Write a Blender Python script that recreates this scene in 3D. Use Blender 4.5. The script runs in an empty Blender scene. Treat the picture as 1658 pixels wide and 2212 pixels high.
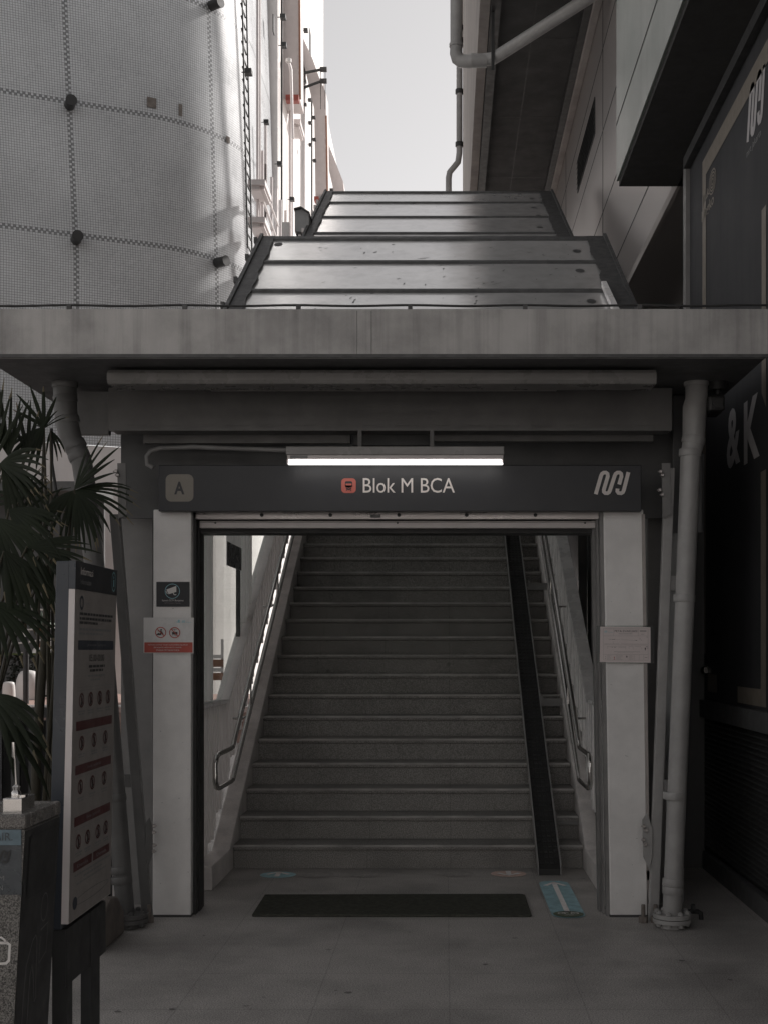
import bpy, math, random
from mathutils import Vector as V
random.seed(7)
R = math.radians
SC = bpy.context.scene

# ---------------------------------------------------------------- camera
F = 2745.0            # focal length in units of a 1658 x 2211 picture
CX, CY, CH = 960.0, 1402.0, 1.53
cam_d = bpy.data.cameras.new('camera')
cam = bpy.data.objects.new('camera', cam_d); SC.collection.objects.link(cam)
cam.location = (0, 0, CH); cam.rotation_euler = (R(90), 0, 0)
cam_d.sensor_fit = 'VERTICAL'; cam_d.sensor_height = 36; cam_d.lens = 36 * F / 2211
cam_d.shift_x = -(CX - 829) / 2211; cam_d.shift_y = (CY - 1105.5) / 2211
cam_d.clip_start = 0.05; cam_d.clip_end = 2000
SC.camera = cam

# ---------------------------------------------------------------- sky and sun
SUN_EL, SUN_H = 36, V((.74, .67))
w = bpy.data.worlds.new('World'); SC.world = w; w.use_nodes = True
nt = w.node_tree; bg = nt.nodes['Background']
sky = nt.nodes.new('ShaderNodeTexSky'); sky.sky_type = 'NISHITA'; sky.sun_disc = False
sky.sun_elevation = R(SUN_EL); sky.sun_rotation = math.atan2(SUN_H.x, SUN_H.y)
sky.air_density = 1.0; sky.dust_density = 1.2; sky.ozone_density = 1.0
hs = nt.nodes.new('ShaderNodeHueSaturation'); hs.inputs['Saturation'].default_value = 0.13
tint = nt.nodes.new('ShaderNodeMix'); tint.data_type = 'RGBA'; tint.blend_type = 'MULTIPLY'
tint.inputs[0].default_value = 1; tint.inputs[7].default_value = (1.0, .958, .925, 1)
nt.links.new(sky.outputs[0], hs.inputs['Color']); nt.links.new(hs.outputs[0], tint.inputs[6])
nt.links.new(tint.outputs[2], bg.inputs['Color']); bg.inputs['Strength'].default_value = 0.075
sd = bpy.data.lights.new('sun', 'SUN'); so = bpy.data.objects.new('sun', sd); SC.collection.objects.link(so)
sd.energy = 2.7; sd.angle = R(3.5); sd.color = (1, .955, .92)
sv = V((SUN_H.x * math.cos(R(SUN_EL)), SUN_H.y * math.cos(R(SUN_EL)), math.sin(R(SUN_EL))))
so.rotation_euler = sv.to_track_quat('Z', 'Y').to_euler(); so.location = (20, 20, 40)
SC.view_settings.view_transform = 'Standard'; SC.view_settings.look = 'None'
SC.view_settings.exposure = 0.96; SC.view_settings.gamma = 1

# ---------------------------------------------------------------- helpers
def P(px, py, Y): return V(((px - CX) * Y / F, Y, CH - (py - CY) * Y / F))
def front(Y): return lambda u, v: P(u, v, Y)
def YX(px, X): return X * F / (px - CX)          # depth of a pixel column on a plane X = const
def side(X): return lambda y, z: V((X, y, z))
def floor_map(z): return lambda x, y: V((x, y, z))

def wl(o):
    p = V((0, 0, 0))
    while o is not None: p = p + o.location; o = o.parent
    return p

class MB:
    def __init__(s): s.v = []; s.f = []
    def add(s, vs, fs):
        b = len(s.v); s.v += [V(x) for x in vs]; s.f += [tuple(i + b for i in f) for f in fs]; return s
    def hexa(s, a, b):     # two quads, same order
        return s.add(list(a) + list(b), [(0,1,2,3),(7,6,5,4),(0,4,5,1),(1,5,6,2),(2,6,7,3),(3,7,4,0)])
    def box(s, x0, x1, y0, y1, z0, z1):
        return s.hexa([(x0,y0,z0),(x1,y0,z0),(x1,y0,z1),(x0,y0,z1)], [(x0,y1,z0),(x1,y1,z0),(x1,y1,z1),(x0,y1,z1)])
    def prism(s, pts, ext):
        pts = [V(p) for p in pts]; n = len(pts); e = V(ext)
        return s.add(pts + [p + e for p in pts], [tuple(range(n)), tuple(range(2*n-1, n-1, -1))] +
                     [(i, n+i, n+(i+1) % n, (i+1) % n) for i in range(n)])
    def flat(s, m, pts): return s.add([m(*p) for p in pts], [tuple(range(len(pts)))])
    def rect(s, m, x0, x1, y0, y1): return s.flat(m, [(x0,y0),(x1,y0),(x1,y1),(x0,y1)])
    def rrect(s, m, x0, x1, y0, y1, rx, ry=None):
        ry = rx if ry is None else ry; pts = []
        for cx, cy, a in ((x1-rx,y1-ry,0),(x0+rx,y1-ry,90),(x0+rx,y0+ry,180),(x1-rx,y0+ry,270)):
            for k in range(6):
                t = R(a + k*18); pts.append((cx + rx*math.cos(t), cy + ry*math.sin(t)))
        return s.flat(m, pts)
    def ell(s, m, cx, cy, rx, ry=None, n=32):
        ry = rx if ry is None else ry
        return s.flat(m, [(cx+rx*math.cos(2*math.pi*k/n), cy+ry*math.sin(2*math.pi*k/n)) for k in range(n)])
    def ring(s, m, cx, cy, rx, wd, ry=None, n=32, k=1.0):
        ry = rx if ry is None else ry; vs = []
        for i in range(n):
            c, q = math.cos(2*math.pi*i/n), math.sin(2*math.pi*i/n)
            vs += [m(cx+rx*c, cy+ry*q), m(cx+(rx-wd)*c, cy+(ry-wd*k)*q)]
        return s.add(vs, [(2*i, (2*i+2) % (2*n), (2*i+3) % (2*n), 2*i+1) for i in range(n)])
    def ribbon(s, m, pts, wd):
        vs = []; n = len(pts); pts = [V(p) for p in pts]
        for i, p in enumerate(pts):
            d = V((0, 0))
            if i > 0: d += (p - pts[i-1]).normalized()
            if i < n-1: d += (pts[i+1] - p).normalized()
            d.normalize(); q = V((-d.y, d.x)) * wd / 2
            vs += [m(*(p+q)), m(*(p-q))]
        return s.add(vs, [(2*i, 2*i+2, 2*i+3, 2*i+1) for i in range(n-1)])
    def tube(s, path, r, n=12, cap=True):
        path = [V(p) for p in path]; N = len(path); rs = r if isinstance(r, (list, tuple)) else [r]*N
        up = None; b = len(s.v)
        for i, p in enumerate(path):
            d = V((0,0,0))
            if i > 0: d += (p - path[i-1]).normalized()
            if i < N-1: d += (path[i+1] - p).normalized()
            if d.length < 1e-6: d = V((0,0,1))
            d.normalize()
            if up is None:
                up = V((0,0,1)) if abs(d.z) < .9 else V((1,0,0))
            a = (up - d*up.dot(d)).normalized(); c = d.cross(a); up = a
            for k in range(n):
                t = 2*math.pi*k/n; s.v.append(p + (a*math.cos(t) + c*math.sin(t))*rs[i])
        for i in range(N-1):
            for k in range(n):
                s.f.append((b+i*n+k, b+i*n+(k+1) % n, b+(i+1)*n+(k+1) % n, b+(i+1)*n+k))
        if cap: s.f.append(tuple(b+k for k in range(n))[::-1]); s.f.append(tuple(b+(N-1)*n+k for k in range(n)))
        return s
    def build(s, name, mat, parent=None, bevel=0, smooth=0, loc=None, uv=None):
        me = bpy.data.meshes.new(name); o = bpy.data.objects.new(name, me)
        off = wl(parent) if parent else V((0,0,0))
        if loc is not None: o.location = V(loc) - off; off = V(loc)
        me.from_pydata([tuple(p - off) for p in s.v], [], s.f); me.update()
        if uv:
            l = me.uv_layers.new(name='uv')
            for lp in me.loops: l.data[lp.index].uv = uv[lp.vertex_index]
        me.materials.append(mat)
        if smooth:
            for p in me.polygons: p.use_smooth = True
            me.set_sharp_from_angle(angle=R(smooth))
        if bevel:
            bm = o.modifiers.new('bevel', 'BEVEL'); bm.width = bevel; bm.segments = 2; bm.limit_method = 'ANGLE'; bm.angle_limit = R(40)
        SC.collection.objects.link(o)
        if parent: o.parent = parent
        return o

def tag(o, label=None, cat=None, group=None, kind=None):
    if label: o['label'] = label
    if cat: o['category'] = cat
    if group: o['group'] = group
    if kind: o['kind'] = kind
    return o
def thing(name, label, cat, loc=(0,0,0), group=None):
    o = bpy.data.objects.new(name, None); o.empty_display_size = .1; SC.collection.objects.link(o); o.location = loc
    return tag(o, label, cat, group)
def copy_tree(o, loc, parent=None):
    c = o.copy(); SC.collection.objects.link(c); c.parent = parent
    if loc is not None: c.location = loc
    for ch in [x for x in SC.objects if x.parent == o]: copy_tree(ch, None, c)
    return c

def text(txt, m, x0, x1, y0, y1, mat, parent, name='lettering', bold=0):
    """flat lettering stretched to the box x0..x1 (reading direction) and y0 (bottom) .. y1 (top) of the map m"""
    cu = bpy.data.curves.new('t', 'FONT'); cu.body = txt; cu.offset = bold; cu.resolution_u = 3; cu.align_x = 'LEFT'
    to = bpy.data.objects.new('t', cu); SC.collection.objects.link(to)
    bpy.context.view_layer.update()
    me = bpy.data.meshes.new_from_object(to.evaluated_get(bpy.context.evaluated_depsgraph_get()))
    xs = [v.co.x for v in me.vertices]; ys = [v.co.y for v in me.vertices]
    ax, bx, ay, by = min(xs), max(xs), min(ys), max(ys)
    b = MB()
    b.add([m(x0 + (v.co.x-ax)/(bx-ax)*(x1-x0), y0 + (v.co.y-ay)/(by-ay)*(y1-y0)) for v in me.vertices],
          [tuple(p.vertices) for p in me.polygons])
    bpy.data.objects.remove(to); bpy.data.curves.remove(cu); bpy.data.meshes.remove(me)
    return b.build(name, mat, parent)

LOGO1 = [(.09,0),(.32,.80),(.36,.88),(.43,.93),(.53,.935),(.60,.88),(.61,.77),(.44,.20),(.44,.10),(.50,.045),(.60,.04),(.66,.08),(.70,.16),(.91,.80),(.95,.88),(1.02,.93),(1.12,.935),(1.19,.88),(1.20,.77),(1.10,.42)]
LOGO2 = [(1.03,.24),(1.02,.12),(1.07,.05),(1.19,.04),(1.26,.08),(1.30,.17),(1.50,.95)]
def logo(b, m, x0, y0, h, sx=1, sy=1):
    for L in (LOGO1, LOGO2): b.ribbon(m, [(x0 + u*h*sx, y0 + v*h*sy) for u, v in L], .165*h)
    return b

# ---------------------------------------------------------------- materials
def mat(name, col, rough=.55, metal=0, var=.18, scale=6, stretch=(1,1,1), bump=0, bscale=120, grain=0, gscale=300, spec=.5, rvar=.1, coat=0, stain=0, sscale=1.2, streak=0, kscale=14):
    m = bpy.data.materials.new(name); m.use_nodes = True; n = m.node_tree; N = n.nodes; L = n.links
    bs = N['Principled BSDF']; bs.inputs['Metallic'].default_value = metal
    bs.inputs['Specular IOR Level'].default_value = spec; bs.inputs['Coat Weight'].default_value = coat
    tc = N.new('ShaderNodeTexCoord'); mp = N.new('ShaderNodeMapping'); mp.inputs['Scale'].default_value = stretch
    L.new(tc.outputs['Object'], mp.inputs[0])
    def noise(sc, det, src=mp.outputs[0]):
        t = N.new('ShaderNodeTexNoise'); t.inputs['Scale'].default_value = sc; t.inputs['Detail'].default_value = det
        t.inputs['Roughness'].default_value = .62; L.new(src, t.inputs['Vector']); return t.outputs['Fac']
    def rng(src, a, b, lo=.3, hi=.7):
        r = N.new('ShaderNodeMapRange'); r.inputs[1].default_value = lo; r.inputs[2].default_value = hi
        r.inputs[3].default_value = a; r.inputs[4].default_value = b; L.new(src, r.inputs[0]); return r.outputs[0]
    def mul(a, b):
        q = N.new('ShaderNodeMath'); q.operation = 'MULTIPLY'; L.new(a, q.inputs[0]); L.new(b, q.inputs[1]); return q.outputs[0]
    f = rng(noise(scale, 7), 1-var, 1+var)
    if grain: f = mul(f, rng(noise(gscale, 2, tc.outputs['Object']), 1-grain, 1+grain, .38, .62))
    if stain: f = mul(f, rng(noise(sscale, 8, tc.outputs['Object']), 1-stain, 1, .36, .55))
    if streak:
        m2 = N.new('ShaderNodeMapping'); m2.inputs['Scale'].default_value = (1, 1, .035); L.new(tc.outputs['Object'], m2.inputs[0])
        f = mul(f, rng(noise(kscale, 4, m2.outputs[0]), 1-streak, 1.03, .34, .50))
        f = mul(f, rng(noise(kscale*.22, 5, m2.outputs[0]), 1-streak*.8, 1.02, .36, .52))
    vm = N.new('ShaderNodeVectorMath'); vm.operation = 'SCALE'; vm.inputs[0].default_value = col[:3]; L.new(f, vm.inputs['Scale'])
    L.new(vm.outputs[0], bs.inputs['Base Color'])
    L.new(rng(noise(scale*1.7, 5), max(.03, rough-rvar), min(1, rough+rvar)), bs.inputs['Roughness'])
    if bump:
        bp = N.new('ShaderNodeBump'); bp.inputs['Strength'].default_value = bump; bp.inputs['Distance'].default_value = .01
        L.new(noise(bscale, 3, tc.outputs['Object']), bp.inputs['Height']); L.new(bp.outputs[0], bs.inputs['Normal'])
    m['f'] = 1
    return m
def g(v, t=0): return (v*(1+t), v, v*(1-t))
M = {}
M['column'] = mat('painted_column', g(.74,.02), .5, var=.10, scale=3, grain=.06, bump=.05, stain=.15)
M['fascia'] = mat('fascia_paint', g(.39,.03), .55, var=.14, scale=2.2, grain=.06, bump=.10, stain=.22, sscale=2.2, streak=.22, kscale=13)
M['paint'] = mat('grey_steel_paint', g(.19,.02), .45, var=.12, scale=5, bump=.06, stain=.2)
M['beam'] = mat('beam_paint', g(.24,.03), .30, var=.12, scale=4, bump=.04, bscale=80, stain=.12)
M['beamdk'] = mat('dark_beam_paint', g(.12,.03), .45, var=.15, bump=.08, stain=.2)
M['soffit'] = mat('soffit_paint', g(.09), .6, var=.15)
M['pipeL'] = mat('shaded_pipe_paint', g(.11,.02), .45, var=.12, scale=7, stain=.2)  # left pipe and post: shade put into a darker copy of the paint
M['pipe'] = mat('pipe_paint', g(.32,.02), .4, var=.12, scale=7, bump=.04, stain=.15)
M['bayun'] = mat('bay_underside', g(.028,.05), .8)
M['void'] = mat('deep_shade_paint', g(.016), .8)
M['ceil'] = mat('tunnel_ceiling', g(.86), .5)
M['nose'] = mat('pale_nosing', (.38,.37,.355), .45, var=.35, scale=5, stretch=(1,1,1))  # paler strip along the front edge of each step
M['encl'] = mat('enclosure_panel', g(.26), .5)
M['dark'] = mat('dark_recess', g(.05), .6)
M['black'] = mat('black_metal', g(.03), .55)
M['navy'] = mat('sign_navy', (.021,.022,.026), .42, var=.06, bump=.03, bscale=300, rvar=.03)
M['poster'] = mat('poster_navy', (.042,.042,.045), .62, var=.08, scale=1.5, spec=.25, rvar=.03, streak=.12)
M['alu'] = mat('aluminium', (.48,.45,.44), .32, .75, var=.12, stretch=(.3,4,4))
M['steel'] = mat('stainless', (.62,.60,.58), .16, 1, var=.06)
M['white'] = mat('white_vinyl', g(.62,.03), .45, var=.05)
M['beige'] = mat('beige_band', (.20,.175,.145), .5, var=.08)
M['logo'] = mat('logo_white', (.74,.69,.66), .45, var=.06)
M['klet'] = mat('wall_letter', (.46,.44,.44), .5, var=.12, streak=.1)
M['tileA'] = mat('badge_plate', (.22,.20,.17), .4, var=.08)
M['red'] = mat('sign_red', (.42,.075,.055), .45, var=.2, scale=12)
M['brick_red'] = mat('icon_red', (.50,.12,.09), .45, var=.05)
M['teal'] = mat('teal_vinyl', (.26,.48,.53), .5, var=.2, scale=14, grain=.1)
M['paper'] = mat('paper_white', g(.62,.01), .3, var=.05)
M['paper_pink'] = mat('paper_warm', (.62,.55,.54), .35, var=.05)
M['ink'] = mat('ink', g(.05), .6, var=.02)
M['ink_grey'] = mat('ink_grey', g(.22), .6, var=.02)
M['panel'] = mat('metal_panel', (.31,.285,.275), .33, .22, var=.03, scale=.6, rvar=.01)
M['greenp'] = mat('green_grey_panel', (.19,.215,.195), .34, .15, var=.05, scale=.8, rvar=.04, streak=.10, kscale=6)
M['roofm'] = mat('roof_metal', (.84,.83,.82), .20, .55, var=.06, scale=2.5, rvar=.03, stain=.12, sscale=6)
M['flash'] = mat('dark_flashing', g(.075), .6, var=.3, scale=10, bump=.2, bscale=30)
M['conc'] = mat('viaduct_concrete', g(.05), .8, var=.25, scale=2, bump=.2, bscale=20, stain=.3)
M['fin'] = mat('pale_concrete', (.38,.35,.33), .75, var=.15, scale=1.5, stain=.2, stretch=(2,2,.4))
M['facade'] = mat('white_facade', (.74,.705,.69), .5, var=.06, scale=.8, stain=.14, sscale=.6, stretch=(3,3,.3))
M['facade_sh'] = mat('shaded_facade', (.56,.51,.50), .6, var=.06)  # greyer copy of the white facade, with the shade put into its colour
M['pinkw'] = mat('white_pipe', (.68,.63,.62), .45, var=.06)
M['lamp_red'] = mat('red_housing', (.26,.05,.035), .5)
M['orange'] = mat('orange_trim', (.26,.12,.07), .5)
M['clad'] = mat('ribbed_cladding', (.90,.88,.87), .28, var=.1, scale=4, stretch=(1,1,.4), stain=.1)
M['kerb'] = mat('kerb_stone', (.74,.70,.68), .4, var=.15, scale=7, grain=.15, stain=.25, sscale=2)
M['matt'] = mat('doormat', (.085,.086,.072), .98, var=.3, scale=40, bump=.8, bscale=260, spec=.1)
M['rubber'] = mat('ramp_rubber', g(.02), .5)
M['leaf'] = mat('palm_leaf', (.011,.016,.007), .6, var=.35, scale=5, spec=.2)
M['leafdry'] = mat('palm_leaf_tip', (.11,.09,.05), .6)
M['stem'] = mat('palm_stem', (.05,.045,.03), .7)
M['gran'] = mat('granite_box', (.125,.12,.112), .38, var=.15, scale=10, grain=.75, gscale=240)
M['granedge'] = mat('granite_rim', (.13,.122,.114), .3, var=.15, scale=10, grain=.7, gscale=240)
M['plate'] = mat('dark_plate', (.07,.078,.085), .28, .3, var=.3, scale=9)
M['platetop'] = mat('blue_plate', (.12,.17,.20), .35, .2, var=.3, scale=14)
M['sidepl'] = mat('dark_side_plate', g(.03), .5)
M['outline'] = mat('etched_outline', g(.16), .6)
M['totemblue'] = mat('totem_blue_grey', (.040,.047,.058), .35, var=.08)
M['totemface'] = mat('totem_face', (.26,.24,.225), .5, var=.08)
M['totemedge'] = mat('totem_edge', (.62,.58,.57), .45, var=.05)
M['totemred'] = mat('totem_red', (.085,.022,.022), .5)
M['ringd'] = mat('dark_red_print', (.10,.035,.035), .6)
M['totemnavy'] = mat('totem_navy', (.035,.042,.055), .5)
M['ball'] = mat('black_lamp', g(.03), .5)
M['darkwall'] = mat('dark_wall', g(.08), .6, var=.3, scale=1)
M['stone'] = mat('rough_stone', (.16,.14,.125), .8, var=.3, scale=6, bump=.5, bscale=30)
M['grass'] = mat('edge_grass', (.07,.09,.03), .9)
M['hedge'] = mat('hedge_leaf', (.02,.024,.018), .7, var=.5, scale=6, bump=1, bscale=12)
M['ptrunk'] = mat('orange_trunk', (.20,.075,.035), .7)
M['pleaf'] = mat('plastic_leaf', (.05,.075,.045), .6)
M['brickpave'] = mat('brick_paving', (.30,.20,.17), .8, var=.3, scale=9)
M['camb'] = mat('camera_body', g(.03), .35)
M['wood'] = M['kerb']

def granite_floor(name, col, cells=True, ox=.02, oy=7.2, step=.58, stepy=.6):
    m = mat(name, col, .52, var=.10, scale=2.5, grain=.42, gscale=150, stain=.30, sscale=1.1, bump=.05, bscale=200)
    n = m.node_tree; N = n.nodes; L = n.links; bs = N['Principled BSDF']
    src = bs.inputs['Base Color'].links[0].from_socket
    ge = N.new('ShaderNodeNewGeometry'); sx = N.new('ShaderNodeSeparateXYZ'); L.new(ge.outputs['Position'], sx.inputs[0])
    def line(sock, off, st, wd):
        a = N.new('ShaderNodeMath'); a.operation = 'SUBTRACT'; L.new(sock, a.inputs[0]); a.inputs[1].default_value = off
        b = N.new('ShaderNodeMath'); b.operation = 'PINGPONG'; L.new(a.outputs[0], b.inputs[0]); b.inputs[1].default_value = st/2
        c = N.new('ShaderNodeMapRange'); L.new(b.outputs[0], c.inputs[0]); c.inputs[1].default_value = wd*.5; c.inputs[2].default_value = wd
        c.inputs[3].default_value = .78; c.inputs[4].default_value = 1; return c.outputs[0]
    f = line(sx.outputs[0], ox, step, .004)
    if cells:
        q = N.new('ShaderNodeMath'); q.operation = 'MULTIPLY'; L.new(f, q.inputs[0]); L.new(line(sx.outputs[1], oy, stepy, .005), q.inputs[1]); f = q.outputs[0]
    # dark gum spots
    vo = N.new('ShaderNodeTexVoronoi'); vo.inputs['Scale'].default_value = 2.3; L.new(ge.outputs['Position'], vo.inputs['Vector'])
    mr = N.new('ShaderNodeMapRange'); L.new(vo.outputs['Distance'], mr.inputs[0]); mr.inputs[1].default_value = .025; mr.inputs[2].default_value = .05
    mr.inputs[3].default_value = .6; mr.inputs[4].default_value = 1
    q2 = N.new('ShaderNodeMath'); q2.operation = 'MULTIPLY'; L.new(f, q2.inputs[0]); L.new(mr.outputs[0], q2.inputs[1]); f = q2.outputs[0]
    vm = N.new('ShaderNodeVectorMath'); vm.operation = 'SCALE'; L.new(src, vm.inputs[0]); L.new(f, vm.inputs['Scale'])
    L.new(vm.outputs[0], bs.inputs['Base Color']); return m
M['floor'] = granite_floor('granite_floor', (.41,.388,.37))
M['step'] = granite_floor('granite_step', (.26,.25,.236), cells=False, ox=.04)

def tile_material():
    m = mat('mosaic_tiles', (.57,.585,.60), .3, var=.10, scale=.5, stain=.10, sscale=.35, spec=.5)
    n = m.node_tree; N = n.nodes; L = n.links; bs = N['Principled BSDF']
    src = bs.inputs['Base Color'].links[0].from_socket
    uv = N.new('ShaderNodeUVMap'); uv.uv_map = 'uv'
    sp = N.new('ShaderNodeSeparateXYZ'); L.new(uv.outputs[0], sp.inputs[0])
    def mth(op, a, b=None):
        q = N.new('ShaderNodeMath'); q.operation = op
        for i, x in enumerate((a, b)):
            if x is None: continue
            if isinstance(x, (int, float)): q.inputs[i].default_value = x
            else: L.new(x, q.inputs[i])
        return q.outputs[0]
    S = .062
    cu = mth('DIVIDE', sp.outputs[0], S); cv = mth('DIVIDE', sp.outputs[1], S)
    fu, fv = mth('FLOOR', cu), mth('FLOOR', cv)
    eu = mth('PINGPONG', cu, .5); ev = mth('PINGPONG', cv, .5)
    grout = mth('LESS_THAN', mth('MINIMUM', eu, ev), .085)
    ju = mth('LESS_THAN', mth('FLOORED_MODULO', fu, 59), 1.5); jv = mth('LESS_THAN', mth('FLOORED_MODULO', fv, 52), 1.5)
    par = mth('FLOORED_MODULO', mth('ADD', fu, fv), 2)
    chk = mth('MULTIPLY', mth('MAXIMUM', ju, jv), par)
    # thin seam in the middle of a joint
    su = mth('LESS_THAN', mth('ABSOLUTE', mth('SUBTRACT', mth('FLOORED_MODULO', cu, 59), 1)), .12)
    sv_ = mth('LESS_THAN', mth('ABSOLUTE', mth('SUBTRACT', mth('FLOORED_MODULO', cv, 52), 1)), .12)
    dark = mth('MAXIMUM', grout, mth('MAXIMUM', su, sv_))
    wn = N.new('ShaderNodeTexWhiteNoise'); cb = N.new('ShaderNodeCombineXYZ'); L.new(fu, cb.inputs[0]); L.new(fv, cb.inputs[1]); L.new(cb.outputs[0], wn.inputs['Vector'])
    rv = mth('ADD', mth('MULTIPLY', wn.outputs['Value'], .07), .96)
    k = mth('MULTIPLY', rv, mth('SUBTRACT', 1, mth('MULTIPLY', chk, .60)))
    k = mth('MULTIPLY', k, mth('SUBTRACT', 1, mth('MULTIPLY', dark, .62)))
    vm = N.new('ShaderNodeVectorMath'); vm.operation = 'SCALE'; L.new(src, vm.inputs[0]); L.new(k, vm.inputs['Scale'])
    L.new(vm.outputs[0], bs.inputs['Base Color']); return m
M['tile'] = tile_material()

def glass_material(name, tr=.92, tintc=(.92,.94,.93)):
    m = bpy.data.materials.new(name); m.use_nodes = True; n = m.node_tree; N = n.nodes; L = n.links
    for x in list(N): N.remove(x)
    out = N.new('ShaderNodeOutputMaterial'); mx = N.new('ShaderNodeMixShader'); t = N.new('ShaderNodeBsdfTransparent'); gl = N.new('ShaderNodeBsdfGlossy')
    t.inputs[0].default_value = (*[tr*c for c in tintc], 1); gl.inputs['Roughness'].default_value = .03
    fr = N.new('ShaderNodeFresnel'); fr.inputs[0].default_value = 1.12
    mx.inputs[0].default_value = .10; L.new(t.outputs[0], mx.inputs[1]); L.new(gl.outputs[0], mx.inputs[2]); L.new(mx.outputs[0], out.inputs[0]); return m
M['glass'] = glass_material('clear_glass', .985); M['film'] = glass_material('laminate_film', .97)
def translucent(base, w_):
    m = base.copy(); n = m.node_tree; N = n.nodes; L = n.links; bs = N['Principled BSDF']; out = N['Material Output']
    t = N.new('ShaderNodeBsdfTranslucent'); t.inputs[0].default_value = (.95,.93,.92,1); mx = N.new('ShaderNodeMixShader'); mx.inputs[0].default_value = w_
    L.new(bs.outputs[0], mx.inputs[1]); L.new(t.outputs[0], mx.inputs[2]); L.new(mx.outputs[0], out.inputs[0]); return m
M['cladT'] = translucent(M['clad'], .68); M['paperT'] = translucent(M['paper'], .6)
def emit(name, col, s):
    m = bpy.data.materials.new(name); m.use_nodes = True; n = m.node_tree; bs = n.nodes['Principled BSDF']
    bs.inputs['Base Color'].default_value = (.8,.8,.8,1); bs.inputs['Emission Color'].default_value = (*col, 1); bs.inputs['Emission Strength'].default_value = s; return m
M['tubelight'] = emit('lit_tube', (1,.97,.94), 2.2)

# ---------------------------------------------------------------- ground
b = MB(); b.rect(floor_map(0), -300, 300, -60, 600)
tag(b.build('ground', M['floor']), kind='structure')

# ================================================================ portal and staircase
D0, ST, SR = 8.56, .294, .1645
stair = thing('staircase', 'grey granite staircase rising through the station entrance', 'staircase', (-.25, D0, 0))
NS = 24
for n in range(1, NS+1):
    y0 = D0 + n*ST; z1 = n*SR; z0 = (n-1)*SR
    pr = [(-1.47,y0+.026,z0),(-1.47,y0+.026,z1-.036),(-1.47,y0,z1-.030),(-1.47,y0-.002,z1-.008),(-1.47,y0+.006,z1),
          (-1.47,y0+.045,z1),(-1.47,y0+.048,z1-.003),(-1.47,y0+.052,z1),(-1.47,y0+ST+.026,z1),(-1.47,y0+ST+.026,z0)]
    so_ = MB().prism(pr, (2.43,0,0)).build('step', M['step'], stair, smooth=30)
    MB().box(-1.468,.958,y0-.005,y0+.010,z1-.012,z1+.002).build('nosing', M['nose'], so_)
b = MB(); yT = D0+(NS+1)*ST+.018
b.box(-1.47,.96,yT,yT+3,NS*SR-.2,NS*SR); b.build('landing', M['step'], stair)
def kerb_poly(X): return [(X,8.06,0),(X,8.06,.155),(X,8.72,.155),(X,16.2,4.42),(X,16.2,4.0),(X,8.9,0)]
b = MB(); b.prism(kerb_poly(-1.595), (.123,0,0)); b.build('kerb', M['kerb'], stair, bevel=.008)
b = MB(); b.prism(kerb_poly(.962), (.11,0,0)); b.build('kerb', M['kerb'], stair, bevel=.008)

# bicycle ramp on the stair
ramp = thing('bicycle_ramp', 'black rubber bicycle ramp channel laid up the right side of the stairs', 'ramp', (.706, 8.6, 0))
def zr(y): return SR/ST*(y-D0) + .012
y0r, y1r = 8.60, 15.6
b = MB(); b.prism([(.631,y0r,0.004),(.631,y1r,zr(y1r)-.02),(.631,y1r,zr(y1r)+.01),(.631,y0r,zr(y0r)+.01)], (.150,0,0)); b.build('channel', M['rubber'], ramp)
b = MB()
for x in (.627, .779):
    b.prism([(x,y0r-.01,0.003),(x,y1r,zr(y1r)-.03),(x,y1r,zr(y1r)+.05),(x,y0r-.01,zr(y0r)+.05)], (.006,0,0))
b.build('edge_strip', M['pipe'], ramp)
b = MB(); y = y0r+.05
while y < y1r-.1:
    for k in range(4):
        x = .648+k*.034; z = zr(y)+.010
        b.hexa([(x,y,z),(x+.022,y,z),(x+.022,y,z+.006),(x,y,z+.006)], [(x,y+.030,z+.0168),(x+.022,y+.030,z+.0168),(x+.022,y+.030,z+.0228),(x,y+.030,z+.0228)])
    y += .052
tag(b.build('tread_stud', M['black'], ramp), kind='stuff')
for (py, Yb) in ((1768, 9.15), (1513, 10.42), (1263, 12.0)):
    z = CH - (py-CY)*Yb/F
    b = MB(); b.box(.786,.962,Yb,Yb+.012,z-.045,z+.012); b.box(.786,.962,Yb,Yb+.05,z+.012,z+.018); b.box(.783,.800,Yb-.02,Yb,z-.03,z+.05)
    b.build('bracket', M['paint'], ramp)

# handrails
def rail(X, sgn, label, cat='handrail'):
    t = thing('handrail', label, cat, (X, 8.4, .8)); sl = .573
    def zA(y): return .887 + sl*(y-8.41)
    def zB(y): return .667 + sl*(y-8.41)
    top = 15.2
    path = [(X,top,zA(top)),(X,8.48,zA(8.48)),(X,8.41,.885),(X,8.33,.880),(X,7.90,.880),(X,7.82,.868),(X,7.775,.83),(X,7.775,.72),(X,7.82,.682),(X,7.90,.668),(X,8.33,.664),(X,8.41,.667),(X,8.48,zB(8.48)),(X,top,zB(top))]
    MB().tube(path, .0165, 14).build('rail_tube', M['steel'], t, smooth=40)
    for y in (9.2, 10.7, 12.2, 13.7):
        b = MB(); b.tube([(X,y,zB(y)),(X,y,zB(y)-.05),(X+sgn*.06,y,zB(y)-.09),(X+sgn*.13,y,zB(y)-.09)], .008, 8)
        b.tube([(X,y,zA(y)),(X,y,zB(y))], .007, 8); b.build('bracket', M['steel'], t, smooth=40)
    return t
rail(-1.40, -1, 'double stainless handrail with looped end beside the left glass wall')
rail(.89, 1, 'double stainless handrail with looped end beside the bicycle ramp')

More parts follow.
